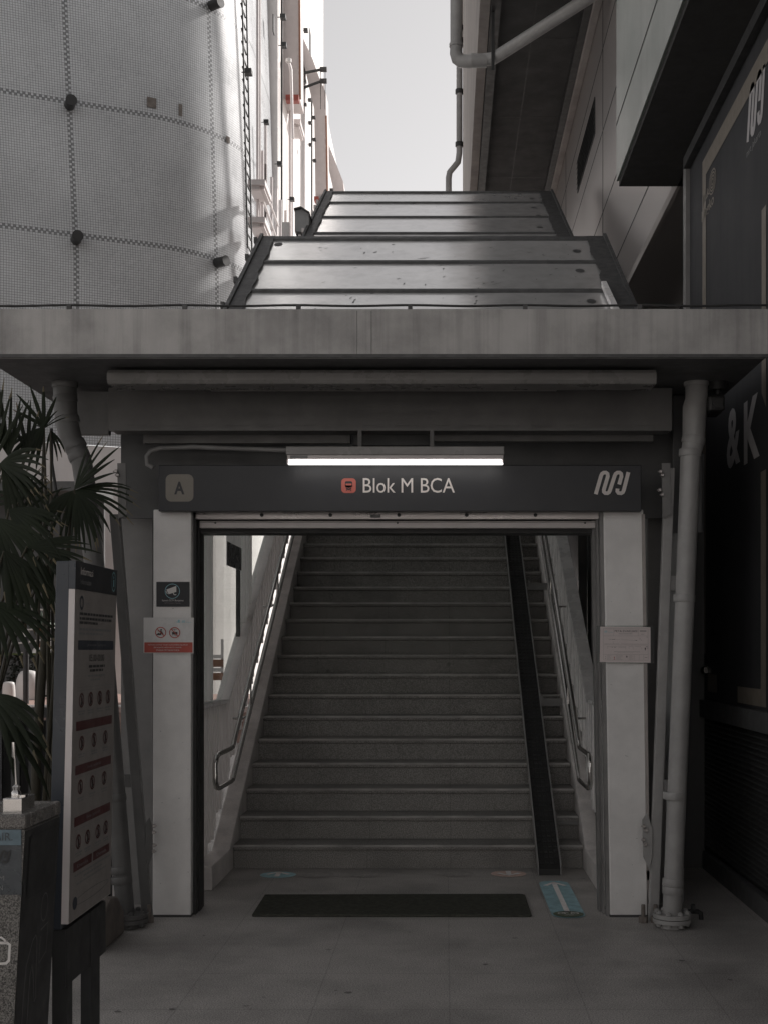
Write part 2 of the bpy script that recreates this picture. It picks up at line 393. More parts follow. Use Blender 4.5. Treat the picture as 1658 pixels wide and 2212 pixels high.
# side walls of the stair
def cap_z(y): return 1.14 if y < 9.4 else 1.13 + .573*(y-9.4)
def kz(y): return .155 if y < 8.72 else .155 + .570*(y-8.72)
def sidewall(X, thick, sgn, label, m, y_end=15.6):
    t = thing('ribbed_side_wall', label, 'wall', (X, 8.2, 0))
    b = MB(); y = 7.56; k = 0
    while y < y_end:
        zb = kz(y + .12) + .02 - (.05 if (k % 6) < 3 else 0); d = .012 if k % 2 else 0
        if k % 6 == 0: d = -.006
        xi = X - sgn*d*(-1)
        x0, x1 = sorted((X + sgn*d, X + sgn*thick))
        b.hexa([(x0,y,zb),(x1,y,zb),(x1,y,cap_z(y)-.004),(x0,y,cap_z(y)-.004)], [(x0,y+.048,zb),(x1,y+.048,zb),(x1,y+.048,cap_z(y+.048)-.004),(x0,y+.048,cap_z(y+.048)-.004)])
        y += .05; k += 1
    b.build('ribbed_cladding', m, t)
    x0, x1 = sorted((X - sgn*.012, X + sgn*(thick+.02)))
    b = MB(); b.prism([(x0,7.56,1.136),(x0,9.40,1.136),(x0,9.42,1.160),(x0,7.56,1.160)], (x1-x0,0,0))
    b.prism([(x0,9.401,1.134),(x0,y_end,cap_z(y_end)),(x0,y_end,cap_z(y_end)+.03),(x0,9.421,1.166)], (x1-x0,0,0))
    b.build('coping', m, t, bevel=.004)
    return t
sidewall(-1.60, .07, -1, 'white ribbed low wall with sloping metal cap left of the stairs', M['cladT'])
sidewall(1.055, .07, 1, 'white ribbed low wall with sloping cap right of the stairs', M['clad'])

# glazing left of the stair
gz = thing('glass_screen', 'tall glazed screen with grey posts above the left low wall of the stairs', 'glass wall', (-1.65, 9, 1.1))
b = MB(); b.prism([(-1.655,7.9,1.16),(-1.655,9.42,1.16),(-1.655,15.6,cap_z(15.6)+.03),(-1.655,15.6,6.5),(-1.655,11.6,5.0),(-1.655,8.3,3.1),(-1.655,7.9,3.1)], (.008,0,0)); b.build('pane', M['glass'], gz)
for (y, wd, m) in ((8.84,.10,'cladT'),(8.98,.03,'dark'),(10.22,.035,'dark'),(10.42,.14,'cladT'),(10.70,.05,'cladT'),(12.0,.08,'cladT'),(13.3,.08,'cladT')):
    z0 = cap_z(y)+.032
    xo, xi = (-1.675,-1.645) if m == 'dark' else (-1.70,-1.625)
    MB().box(xo,xi,y,y+wd,z0,3.0+.6*(max(8.3,y)-8.3)).build('post', M[m], gz)
b = MB(); b.box(-1.69,-1.63,7.62,8.6,2.62,2.9); b.build('head_rail', M['dark'], gz)
ps = thing('glass_poster', 'notice poster with red and dark bands hung on the stair glazing', 'poster', (-1.63, 9.8, 2.2))
YA, YB = 9.52, 10.2
MB().box(-1.632,-1.628,YA,YB,2.16,3.1).build('sheet', M['paperT'], ps)
sm = side(-1.626)
b = MB(); b.rect(sm, YA, YB, 2.16, 2.34); b.build('dark_band', M['plate'], ps)
b = MB(); b.rect(sm, YA+.03, YB-.03, 2.62, 2.70); b.build('red_band', M['red'], ps)
b = MB()
for z in (2.58,2.55,2.52,2.49,2.45,2.43,2.78,2.82,2.86,2.90): b.rect(sm, YA+.05, YB-.05-random.random()*.2, z, z+.010)
b.build('text_line', M['ink_grey'], ps)

# columns of the portal
def col8(pts_front, Y0, Y1):
    a = [P(*p, Y0) for p in pts_front]; s = [V((q.x, Y1, q.z)) for q in a]; return MB().hexa(a, s)
lc = thing('portal_column', 'pale grey square column on the left of the entrance', 'column', P(372,1981,7.27))
col8([(330,1982),(413,1982),(414,1100),(332,1100)], 7.27, 7.52).build('shaft', M['column'], lc, bevel=.006)
b = MB(); a = P(330,1982,7.27); b.box(a.x-.004,a.x+.222,7.262,7.53,0,.012); b.build('base', M['dark'], lc)
rc = thing('portal_column', 'pale grey square column on the right of the entrance', 'column', P(1352,1981,7.27))
col8([(1317,1982),(1397,1982),(1388,1100),(1302,1100)], 7.27, 7.52).build('shaft', M['column'], rc, bevel=.006)
b = MB(); a = P(1317,1982,7.27); b.box(a.x-.004,a.x+.222,7.262,7.53,0,.012); b.build('base', M['dark'], rc)

rd = random.Random(21)
for t_, xa, xb in ((lc,338,408),(rc,1312,1384)):
    b = MB(); mm_ = front(7.2685)
    for i in range(16):
        x = rd.uniform(xa,xb); y = rd.uniform(1230,1960); l = rd.uniform(.8,3.5)*(2 if rd.random()<.15 else 1); a = rd.uniform(-.6,.9)
        b.ribbon(mm_, [(x,y),(x+l*math.cos(a)*.5,y+l*math.sin(a)*.6),(x+l*math.cos(a),y+l*math.sin(a))], rd.uniform(.35,1.0))
    b.build('scuff_mark', M['ink_grey'], t_)
jl = thing('shutter_guide', 'dark vertical shutter track beside the left entrance column', 'shutter track', (-1.43,7.4,0))
b = MB(); b.box(-1.447,-1.432,7.33,7.40,0,2.32); b.box(-1.447,-1.428,7.42,7.50,0,2.32); b.box(-1.447,-1.432,7.44,7.58,0,2.32); b.build('track', M['black'], jl)
jr = thing('shutter_guide', 'grey vertical shutter track beside the right entrance column', 'shutter track', (.9,7.4,0))
b = MB(); 
for (d, wx, y0, y1, m) in ((0,.022,7.29,7.34,'x'),(.024,.012,7.34,7.40,'x'),(.030,.02,7.42,7.5,'x')):
    xb, xt = P(1316,1982,7.3).x - d, P(1301,1100,7.3).x - d
    b.hexa([(xb-wx,y0,0),(xb,y0,0),(xt,y0,2.32),(xt-wx,y0,2.32)], [(xb-wx,y1,0),(xb,y1,0),(xt,y1,2.32),(xt-wx,y1,2.32)])
b.build('track', M['paint'], jr)

# shutter box and curtain bottom bar
sh = thing('roller_shutter', 'rolled up metal shutter with pale bottom bar across the entrance', 'shutter', (-.27,7.4,2.25))
q = lambda px, py, Y: P(px, py, Y)
b = MB(); a, c = P(414,1121,7.33), P(1300,1106,7.33); b.box(a.x,c.x,7.33,7.40,a.z,c.z); b.build('lintel', M['alu'], sh, bevel=.003)
b = MB(); a, c = P(432,1140,7.38), P(1285,1125,7.38); b.box(a.x,c.x,7.38,7.43,a.z,c.z); b.build('bottom_bar', M['totemedge'], sh, bevel=.003)
b = MB(); a, c = P(428,1151,7.45), P(1290,1121,7.45); b.box(a.x,c.x,7.45,7.62,a.z,c.z+.2); b.build('curtain_roll', M['black'], sh)
b = MB()
for px in (566,714,861,1007,1155):
    c = P(px,1112,7.329); b.tube([c, c+V((0,-.006,0))], .011, 10)
for px in (466,858,1262):
    c = P(px,1129,7.379); b.tube([c, c+V((0,-.004,0))], .006, 8)
b.build('screw', M['black'], sh)
b = MB(); b.rect(front(7.377), 432, 1285, 1127.2, 1128.4); b.rect(front(7.328), 800, 822, 1111, 1118); b.build('seam', M['ink_grey'], sh)

# station name board
SY = 7.20
sg = thing('station_sign', 'long navy name board reading Blok M BCA over the entrance', 'sign', P(860,1105,SY))
a, c = P(343,1104,SY), P(1384,1004,SY)
b = MB(); b.box(a.x,c.x,SY,7.262,a.z,c.z); b.build('board', M['navy'], sg, bevel=.004)
m1 = front(SY-.003); m2 = front(SY-.006)
text('Blok M BCA', m1, 784, 981, 1064, 1032, M['logo'], sg)
b = MB(); b.rrect(m1, 737.6,768.8,1032.6,1064.5,8); ic = b.build('train_icon', M['brick_red'], sg)
b = MB(); b.rrect(m2, 745.5,761,1039,1052,3); b.flat(m2,[(745.5,1046),(761,1046),(758,1056),(753.3,1058),(748.5,1056)]); b.ribbon(m2,[(750,1057),(748,1060)],1.4); b.ribbon(m2,[(756.6,1057),(758.6,1060)],1.4); b.build('train_front', M['navy'], ic)
b = MB(); m3 = front(SY-.009); b.rect(m3, 747,759.5,1044,1048); b.ribbon(m3,[(748.5,1052),(753.3,1054.5),(758,1052)],1); b.build('train_window', M['brick_red'], ic)
b = MB(); b.rrect(m1, 358.5,418.6,1024,1083,12); pa = b.build('exit_badge', M['tileA'], sg)
text('A', m2, 377, 399, 1067.5, 1040, M['navy'], pa, bold=.03)
b = MB(); logo(b, m1, 1280.7, 1067, 50, 1, -1); b.build('railway_emblem', M['logo'], sg)

# fluorescent lamp
lp = thing('tube_lamp', 'lit white fluorescent tube lamp hanging over the station name board', 'lamp', P(853,985,7.04))
a, c = P(618,982,7.0), P(1088,963.5,7.0); MB().box(a.x,c.x,7.0,7.09,a.z,c.z).build('housing', M['beam'], lp, bevel=.004)
a, c = P(621,991,7.01), P(1085.5,982,7.01); MB().box(a.x,c.x,7.01,7.08,a.z,c.z-.001).build('tray', M['totemedge'], lp)
a, c = P(622,1002,7.015), P(1085,991,7.015)
MB().tube([(a.x,7.045,(a.z+c.z)/2),(c.x,7.045,(a.z+c.z)/2)], (c.z-a.z)/2, 16).build('light_tube', M['tubelight'], lp, smooth=40)
for px in (620.5, 1082.5):
    c = P(px,997,7.045); MB().tube([c, c+V((.009,0,0))], .0155, 16).build('end_cap', M['totemedge'], lp)
b = MB(); b.rect(front(7.008), 627, 665, 983.5, 990); b.build('rating_label', M['ink_grey'], lp)
for px in (777, 932):
    a, c = P(px-9,964,7.03), P(px+9,930,7.03); MB().box(a.x+.012,c.x-.012,7.03,7.06,a.z,c.z).build('hanger', M['beamdk'], lp)

# beams
bt = thing('ceiling_beam', 'rounded grey crossbeam under the front of the canopy', 'beam', P(825,828,6.85))
a, c = P(234,829,6.62), P(1415,785,6.62)
b = MB(); zt, zb = 2.985, a.z
prof = [(6.62,zt),(6.60,zt-.02),(6.598,zb+.018),(6.612,zb),(6.78,zb),(6.80,zb+.01),(6.80,zt)]
b.prism([(a.x,y,z) for y, z in prof], (c.x-a.x,0,0)); b.build('box_section', M['beam'], bt, smooth=40)
b = MB(); b.box(a.x+.5,c.x-.5,6.802,6.83,zb+.004,zb+.02); b.build('cover_strip', M['alu'], bt)
b2 = thing('steel_beam', 'dark grey steel crossbeam with flange above the name board', 'beam', P(840,930,7.1))
a, c = P(235,912,7.1), P(1450,852,7.1)
MB().box(a.x,c.x,7.1,7.14,P(0,929,7.02).z+.013,2.99).build('web', M['beamdk'], b2)
a, c = P(240,929,7.02), P(1448,925,7.02); MB().box(a.x,c.x,7.03,7.16,a.z,a.z+.012).build('flange', M['beamdk'], b2)
b = MB(); 
for i in range(16):
    px = 270+i*73; a = P(px,918,7.097); b.box(a.x,a.x+.12,7.095,7.1,a.z-.003,a.z+.0015)
b.build('weld', M['beamdk'], b2)
hd = thing('header_trunking', 'grey trunking boxes between the steel beam and the name board', 'trunking', P(860,960,7.3))
for (x0,x1,ya,yb,m) in ((310,757,957,930,'beamdk'),(937,1410,953,932,'beamdk'),(762,930,962,930,'dark')):
    a, c = P(x0,ya,7.19), P(x1,yb,7.19); MB().box(a.x,c.x,7.19,7.24,a.z,c.z).build('trunking', M[m], hd, bevel=.003)
hb = thing('header_wall', 'dark panel closing the space above the entrance', 'wall', P(860,1000,7.5))
a, c = P(262,1104,7.47), P(1470,850,7.47); MB().box(a.x,c.x,7.47,7.5,2.30,2.99).build('panel', M['soffit'], hb)
cd = thing('conduit', 'curved grey conduit running to the left end of the tube lamp', 'conduit', P(330,990,7.1))
MB().tube([P(332,1010,7.12),P(319,1003,7.12),P(318,985,7.12),P(326,974,7.12),P(345,968,7.12),P(420,965,7.1),P(520,969,7.08),P(619,972,7.05)], .013, 10).build('tube', M['paint'], cd, smooth=50)

# canopy
cn = thing('entrance_canopy', 'flat concrete canopy with stained pale fascia across the entrance', 'canopy', (-.33,6.35,3))
z0 = 3.0; z1 = 3.232
b = MB(); b.box(-2.33,1.62,6.35,6.42,z0-.005,z1); b.build('fascia', M['fascia'], cn, bevel=.008)
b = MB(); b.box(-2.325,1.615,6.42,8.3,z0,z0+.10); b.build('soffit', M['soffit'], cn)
b = MB(); b.box(-2.325,1.615,6.42,8.3,z0+.101,z0+.16); b.build('roof_deck', M['flash'], cn)
b = MB(); b.rect(lambda u, v: P(u, v, 6.348), 770, 771.2, 671, 766); b.rect(lambda u, v: P(u, v, 6.348), 801, 802.5, 671, 766); b.build('joint_strip', M['paint'], cn)
b = MB(); b.box(-2.34,1.63,6.345,6.352,z0-.012,z0+.004); b.build('drip_edge', M['flash'], cn)
wr = thing('cable', 'thin black cable clipped along the top of the canopy', 'cable', (-2.2,6.34,3.24))
pts = []
for i in range(81):
    px = -30+i*21.5; sag = 3.5*math.sin((px-150)/245*math.pi)**2
    pts.append(P(px, 664.5 - 4 + sag*.6 - (0 if px > 0 else 0), 6.36) + V((0,0,.004)))
pts = [V((p.x,6.36,max(p.z,z1+.006))) for p in pts]
MB().tube(pts, .006, 8).build('wire', M['black'], wr, smooth=50)
for px in (150,400,645,885,1133,1380):
    a = P(px,665,6.36); MB().box(a.x-.011,a.x+.011,6.352,6.375,z1-.004,z1+.022).build('clip', M['flash'], wr)

# left and right leaning braces, downpipes
def bar(b, p0, p1, wx, wy):
    p0, p1 = V(p0), V(p1); h = V((wx/2,0,0)); d = V((0,wy,0))
    return b.hexa([p0-h,p0+h,p1+h,p1-h],[p0-h+d,p0+h+d,p1+h+d,p1-h+d])
def brace(name, label, top, bot, ties, gus, pipe_side, Y=7.16):
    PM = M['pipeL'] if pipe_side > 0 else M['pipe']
    t = thing(name, label, 'post', P(bot[0],bot[1],Y))
    b = MB(); bar(b, P(*bot,Y), P(*top,Y), .055, .05); b.build('bar', PM, t, bevel=.004)
    for (x0,x1,ya,yb) in ties:
        a, c = P(x0,yb,Y+.01), P(x1,ya,Y+.01); MB().box(a.x,c.x,Y+.01,Y+.04,a.z,c.z).build('tie_plate', PM, t, bevel=.003)
    for (gp, sgn) in gus:
        b = MB(); p = [P(x,y,Y-.012) for x, y in gp]; b.prism(p, (0,.012,0)); gp_ = b.build('gusset_plate', PM, t, bevel=.002)
    return t
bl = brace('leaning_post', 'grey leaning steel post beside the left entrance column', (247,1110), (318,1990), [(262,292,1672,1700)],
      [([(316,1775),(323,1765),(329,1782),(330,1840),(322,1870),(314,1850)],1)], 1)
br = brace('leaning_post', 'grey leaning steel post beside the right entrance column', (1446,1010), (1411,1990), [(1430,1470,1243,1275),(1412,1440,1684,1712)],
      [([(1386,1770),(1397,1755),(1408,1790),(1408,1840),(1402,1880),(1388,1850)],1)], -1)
def bolts(parent, pts, Y, ax=(-1,0,0)):
    for (px, py) in pts:
        p = P(px, py, Y); b = MB(); b.tube([p, p+V(ax)*.014], .011, 6); b.tube([p-V(ax)*.0, p+V(ax)*.022], .005, 8); b.build('bolt', M['alu'], parent)
bolts(bl, [(331,1783),(330,1797),(331,1825),(330,1838)], 7.14, (1,0,0))
bolts(br, [(1392,1784),(1397,1793),(1391,1813),(1396,1823)], 7.14)
for (t, pts) in ((bl,[(323,1975)]),(br,[(1388,1985),(1414,1985)])):
    for (px, py) in pts:
        p = P(px, py, 7.12); p.z = 0; b = MB(); b.tube([p, p+V((0,0,.10))], .012, 10); b.tube([p, p+V((0,0,.035))], .026, 6); b.build('anchor_bolt', M['stone'], t)
b = MB(); bar(b, P(1399,1900,7.256), P(1388,1110,7.256), .018, .013); bar(b, P(1407,1985,7.256), P(1398,1880,7.256), .018, .02)
ag = b.build('angle_strip', M['fin'], None, loc=P(1399,1900,7.2)); tag(ag, 'thin reddish vertical strip on the outer edge of the right entrance column', 'strip')
# upper gusset with bolts on the right post
for (gx, t) in ((1436, br), (262, bl)):
    b = MB(); p = [P(x,y,7.14) for x,y in ((gx-8,1000),(gx+10,1000),(gx+12,1110),(gx-6,1120))]; b.prism(p, (0,.012,0)); b.build('gusset_plate', M['paint'], t)
    bolts(t, [(gx-8,1018),(gx-4,1026),(gx-10,1058),(gx-4,1068)], 7.13)
# side infill panels behind the posts
for (x0,x1,lbl) in ((262,330,'tall grey infill panel left of the left column'),(1398,1437,'tall grey infill panel right of the right column')):
    a, c = P(x0,1985,7.62), P(x1,1000,7.62)
    o = MB().box(a.x,c.x,7.62,7.66,0.0,2.99).build('infill_panel', M['paint'], None, loc=(a.x,7.62,0)); tag(o, lbl, 'panel')

def downpipe(label, pts, rs, colls, flange, Y=7.0, fl_r=.105, PM=None):
    PM = PM or M['pipe']
    t = thing('downpipe', label, 'drainpipe', (P(*flange, Y).x, Y, 0))
    MB().tube([P(x,y,Y) for x,y in pts], rs, 24).build('pipe', PM, t, smooth=40)
    for (x,y,r) in colls:
        p = P(x,y,Y); i = min(range(len(pts)), key=lambda k: abs(pts[k][1]-y)); j = min(i+1, len(pts)-1); i2 = max(0, j-1)
        d = (P(*pts[j],Y)-P(*pts[i2],Y)).normalized()
        MB().tube([p-d*.02,p-d*.016,p+d*.016,p+d*.02],[r*.97,r,r,r*.97],24).build('collar', PM, t, smooth=40)
    p = P(*flange, Y); p.z = .055
    b = MB(); b.tube([V((p.x,p.y,.030)),V((p.x,p.y,.052))], fl_r, 28); b.tube([V((p.x,p.y,.056)),V((p.x,p.y,.078))], fl_r, 28); b.tube([V((p.x,p.y,0)),V((p.x,p.y,.03))], .07, 20); b.build('flange', PM, t, smooth=40)
    for k in range(8):
        a = 2*math.pi*(k+.5)/8; q_ = V((p.x+fl_r*.8*math.cos(a), p.y+fl_r*.8*math.sin(a), .012))
        b = MB(); b.tube([q_, q_+V((0,0,.085))], .008, 8); b.tube([V((q_.x,q_.y,.079)),V((q_.x,q_.y,.093))], .015, 6); b.tube([V((q_.x,q_.y,.012)),V((q_.x,q_.y,.027))], .015, 6); b.build('flange_bolt', PM, t)
    return t
ppx = P(1450,1990,7.0)
downpipe('grey downpipe with bolted flange right of the entrance', [(1503,818),(1503,862),(1499,880),(1496,955),(1490,985),(1487,1060),(1450,1975)],
         [.062,.062,.066,.060,.056,.054,.052], [(1503,826,.070),(1496,950,.064),(1489,978,.062),(1476,1292,.060),(1455,1718,.062),(1452,1905,.058),(1452,1922,.058)], (1450,1990))
downpipe('bent grey downpipe behind the palm on the left of the entrance', [(141,826),(142,880),(146,915),(155,950),(168,975),(178,1000),(184,1040),(225,1400),(250,1700),(272,1975)],
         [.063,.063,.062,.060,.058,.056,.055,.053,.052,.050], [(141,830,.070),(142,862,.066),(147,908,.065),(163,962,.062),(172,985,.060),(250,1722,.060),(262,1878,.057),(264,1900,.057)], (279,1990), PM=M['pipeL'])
# head plates
o = MB().box(P(168,940,7.2).x, P(236,940,7.2).x, 7.2, 7.25, P(0,938,7.2).z, 2.99).build('head_plate', M['paint'], None, bevel=.004, loc=P(200,938,7.2)); tag(o, 'square grey head plate beside the bent downpipe under the canopy', 'plate')
o = MB().box(P(1452,1010,7.3).x, P(1515,940,7.3).x, 7.3, 7.34, 2.2, 2.99).build('head_plate', M['soffit'], None, bevel=.004, loc=P(1480,1010,7.3)); tag(o, 'dark head plate behind the straight downpipe under the canopy', 'plate')

# small valve near the right downpipe foot
vt = thing('floor_valve', 'small dark valve pipe on the floor behind the right downpipe', 'valve', P(1500,1985,7.15))
b = MB(); b.tube([P(1478,1968,7.2),P(1505,1968,7.2),P(1512,1972,7.2),P(1514,1998,7.2)], .014, 10); b.tube([P(1492,1962,7.19),P(1499,1962,7.19)], .028, 12); b.build('valve_body', M['black'], vt, smooth=50)

# stickers on columns
st = thing('camera_notice', 'dark square notice with camera symbol on the left column', 'sign', P(374,1310,7.26))
b = MB(); a, c = P(338.7,1310,7.266), P(410.2,1256.3,7.266); b.box(a.x,c.x,7.264,7.268,a.z,c.z); b.build('sheet', M['navy'], st)
m1 = front(7.2625); m2 = front(7.261)
b = MB(); b.ring(m1, 373,1276.5,16.2,1.2); b.build('circle', M['teal'], st)
b = MB(); b.flat(m1, [(360,1273),(381.5,1265.2),(381.5,1278),(365,1283)]); b.flat(m1,[(358.3,1276.5),(359.8,1276),(363,1282),(361.6,1282.6)]); b.ribbon(m1,[(374.5,1279.5),(377,1284.3),(381.5,1284)],1.8); b.build('camera_symbol', M['white'], st)
text('Kamera CCTV Beroperasi', m1, 351, 397, 1299.5, 1294.5, M['white'], st)
text('CCTV Cameras in Operation', m1, 356, 391.5, 1304, 1300.6, M['ink_grey'], st)
wn = thing('prohibition_notice', 'white notice with two red prohibition circles on the left column', 'sign', P(365,1410,7.25))
b = MB(); b.flat(front(7.257), [(311,1410),(418.5,1411),(419.4,1333.5),(311,1333.5)]); b.prism([P(311,1410,7.258),P(418.5,1411,7.258),P(419.4,1333.5,7.258),P(311,1333.5,7.258)], (0,.003,0)); b.build('sheet', M['paper'], wn)
m1 = front(7.2545); m2 = front(7.253); m0 = front(7.2515)
b = MB(); b.rect(m1, 312.5,416.5,1408.9,1386.9); b.build('red_band', M['red'], wn)
text('MOHON UNTUK TIDAK DUDUK/BERJUALAN DI', m2, 320.5, 405.8, 1394.5, 1391, M['paper'], wn)
text('SEPANJANG AREA PINTU MASUK', m2, 332.5, 393, 1400, 1396.6, M['paper'], wn)
text('STASIUN MRT BLOK M BCA', m2, 338, 388, 1405.6, 1402.2, M['paper'], wn)
b = MB()
for cx, cy in ((347.8,1365.5),(378,1366)):
    b.ring(m1, cx,cy,12,1.9); b.ribbon(m0, [(cx-7.6,cy-8),(cx+7.6,cy+8)],1.7)
b.build('prohibition_ring_print', M['red'], wn)
b = MB(); b.ell(m2,348.8,1360,2); b.flat(m2,[(347.5,1362),(351,1363.5),(354.3,1370.5),(353,1371),(349.5,1366.5),(349,1371),(339,1371.3),(338.5,1370),(343,1366.5),(346.3,1368),(347,1364.5),(341,1362.5),(341.5,1361.5)])
b.ribbon(m2,[(373,1358.6),(383.5,1358.6)],.8); b.ribbon(m2,[(378.3,1358.6),(378.3,1364)],.7); b.rect(m2,372.4,384,1364.5,1370); b.ring(m2,380.5,1371.3,2.2,.7); b.ribbon(m2,[(373,1370),(372.4,1372.5)],.7); b.build('pictogram_print', M['ink'], wn)
b = MB(); logo(b, m1, 393, 1344.6, 5, 1, -1); b.ribbon(m1,[(402.5,1343.7),(414,1343.7)],.7); b.ell(m1,387,1340.5,2.4); b.ribbon(m1,[(381.5,1343),(390,1344)],1.6); b.build('emblem', M['teal'], wn)
pe = thing('evacuation_map', 'laminated white evacuation map taped on the right column', 'sign', P(1350,1431,7.25))
b = MB(); b.prism([P(1287,1432,7.252),P(1410,1433,7.252),P(1411,1350.5,7.252),P(1287,1351,7.252)], (0,.002,0)); b.build('laminate', M['film'], pe)
b = MB(); b.prism([P(1294,1429.5,7.249),P(1403.7,1431,7.249),P(1403.3,1354.2,7.249),P(1295,1353,7.249)], (0,.002,0)); b.build('sheet', M['paper_pink'], pe)
m1 = front(7.247)
text('PETA EVAKUASI', m1, 1326, 1374.5, 1365, 1360.3, M['ink'], pe)
text('EVACUATION MAP', m1, 1335.3, 1364, 1369.6, 1367.2, M['ink_grey'], pe)
b = MB()
for (x0,y0_,x1,y1_) in ((1301.5,1357.5,1397,1357.5),(1301.5,1373,1398,1373),(1301.5,1413,1398,1413.6),(1301.5,1357.5,1301.5,1425),(1398,1357.5,1398.5,1425),(1324,1357.5,1324,1373),(1377,1357.5,1377,1373),(1301.5,1425,1398.5,1425.5),(1368,1413,1368,1425),(1379,1413,1379,1425),(1389,1413,1389,1425),
    (1312,1380,1338,1380.5),(1340,1381,1372,1383),(1303,1390,1336,1390),(1340,1390,1397,1391),(1303,1392,1397,1393),(1310,1396,1332,1396),(1334,1396,1351,1396),(1334,1398,1350,1398.5),(1310,1396,1310,1401),(1357,1396,1366,1396),(1357,1396,1357,1402),(1366,1396,1366,1402),(1369,1396,1382,1396),(1382,1396,1385,1401),(1350,1397,1350,1403),(1323,1385,1323,1390)):
    b.ribbon(m1, [(x0,y0_),(x1,y1_)], .35)
b.ribbon(m1,[(1324.5,1406.8),(1381,1407.4)],.5); b.ribbon(m1,[(1332,1409.3),(1366,1409.7)],.35)
for r_ in range(5):
    for (x0,x1) in ((1309,1320),(1329,1344),(1356,1366)): b.ribbon(m1, [(x0,1415+r_*2.1),(x1-random.random()*4,1415.2+r_*2.1)], .35)
b.build('plan_line', M['ink_grey'], pe)
b = MB()
for (x,y,w_,h_) in ((1315.8,1380,1,1),(1319.8,1380,7,.9),(1371,1382.2,3.6,1),(1395,1375,1.6,1),(1380.5,1377.3,.5,3.5),(1383,1381.8,1.2,1),(1391,1398.5,2.4,4.5),(1394,1396,3,1),(1396.5,1399,1.2,1),(1391.5,1404,1.2,1),(1320,1397.3,1.4,1),(1325,1397.3,3.4,.7),(1307.5,1389.7,1,.8),(1350.5,1417,3.4,2.4),(1350.5,1415,3,.5),(1305.8,1417,1.2,1),(1305.8,1421,1.2,1),(1380.5,1361.3,14,.7),(1380.5,1363.5,14,.7),(1383,1369,7,.5),(1391,1419.5,5,.6)):
    b.rect(m1, x, x+w_, y, y+h_)
b.build('plan_symbol', M['ink'], pe)
b = MB(); logo(b, m1, 1303.4, 1365.8, 4.2, 1, -1); b.ribbon(m1,[(1311,1365),(1322,1365.5)],.5); b.build('emblem', M['teal'], pe)
b = MB(); b.rect(m1,1324.7,1326,1418,1422); b.ribbon(m1,[(1323.8,1423.6),(1327,1423.6)],.8); b.build('red_mark', M['red'], pe)

# floor stickers and mat
zf = floor_map(.004); zg = floor_map(.008)
def disc(px, py, m, label, up=None, am=None, group=None):
    Y = CH*F/(py-CY); X = (px-CX)*Y/F
    t = thing('floor_sticker', label, 'floor sticker', (X,Y,0))
    if group: t['group'] = group
    b = MB(); b.ell(zf, X, Y, .121); b.build('disc', m, t)
    if up is not None:
        s = 1 if up else -1; b = MB()
        b.ribbon(zg, [(X,Y-.085*s),(X,Y+.07*s)], .034); b.ribbon(zg, [(X-.075,Y-.005*s),(X,Y+.080*s),(X+.075,Y-.005*s)], .034)
        b.build('arrow', am, t)
M['tealf'] = mat('teal_floor_vinyl', (.33,.52,.57), .6, var=.25, scale=14, grain=.12)
M['tealr'] = mat('pale_blue_vinyl', (.42,.66,.71), .6, var=.2, scale=14)
M['gum'] = mat('gum_stain', (.17,.16,.155), .7)
M['worn'] = mat('worn_sticker', (.38,.36,.345), .6, var=.25, scale=20, grain=.3, gscale=190)
M['pinkst'] = mat('pink_sticker', (.80,.60,.53), .5, var=.2, scale=20)
M['stw'] = mat('sticker_white', (.97,.93,.91), .5, var=.15, scale=20)
disc(601,1890,M['tealr'],'round blue floor sticker with white arrow pointing up the stairs',True,M['stw'])
disc(683,1889,M['worn'],'worn dark round mark just right of the blue arrow sticker')
disc(788,1888,M['worn'],'worn dark round mark in the middle of the floor before the stairs')
disc(983,1887,M['worn'],'worn dark round mark left of the pink arrow sticker')
disc(1097,1887.6,M['pinkst'],'round pinkish floor sticker with white arrow pointing away from the stairs',False,M['stw'])
bs_ = thing('bicycle_sticker', 'long blue floor sticker with white arrow and bicycle symbol by the ramp', 'floor sticker', (.71,7.8,0))
b = MB(); b.rrect(zf, .612,.806,7.225,8.38,.08,.09); b.build('blue_strip', M['tealf'], bs_)
b = MB(); b.ribbon(zg, [(.709,7.37),(.709,8.30)], .032); b.ribbon(zg, [(.645,8.19),(.709,8.31),(.773,8.19)], .034); b.build('arrow', M['stw'], bs_)
M['olive'] = mat('green_vinyl', (.11,.14,.085), .5, var=.2, scale=20)
b = MB(); b.ell(zg, .709, 7.315, .088, .082); go = b.build('green_disc', M['olive'], bs_)
zh = floor_map(.011)
b = MB(); b.ring(zh,.672,7.32,.024,.006); b.ring(zh,.746,7.32,.024,.006); b.ribbon(zh,[(.672,7.32),(.695,7.355),(.73,7.355),(.746,7.32)],.006); b.ribbon(zh,[(.695,7.355),(.712,7.32),(.672,7.32)],.006); b.build('bicycle_symbol', M['stw'], go)
text('SEPEDA', zh, .683,.737,7.262,7.282, M['stw'], go)
rd = random.Random(33); zs2 = floor_map(.002); b = MB()
for i in range(26):
    X = rd.uniform(-1.5,1.6); Y = rd.uniform(5.3,8.4); k = 7; rr = rd.uniform(.005,.018)
    if -1.2 < X < .6 and 7.1 < Y < 8.0 or X > .55 and 7.1 < Y < 8.5: continue
    b.flat(zs2, [(X+rr*rd.uniform(.6,1.2)*math.cos(a*2*math.pi/k), Y+rr*rd.uniform(.6,1.3)*math.sin(a*2*math.pi/k)) for a in range(k)])
tag(b.build('pavement_stains', M['gum']), kind='structure')
dm = thing('doormat', 'long dark brown doormat on the floor before the stairs', 'doormat', (-.3,7.55,0))
b = MB(); pts = []
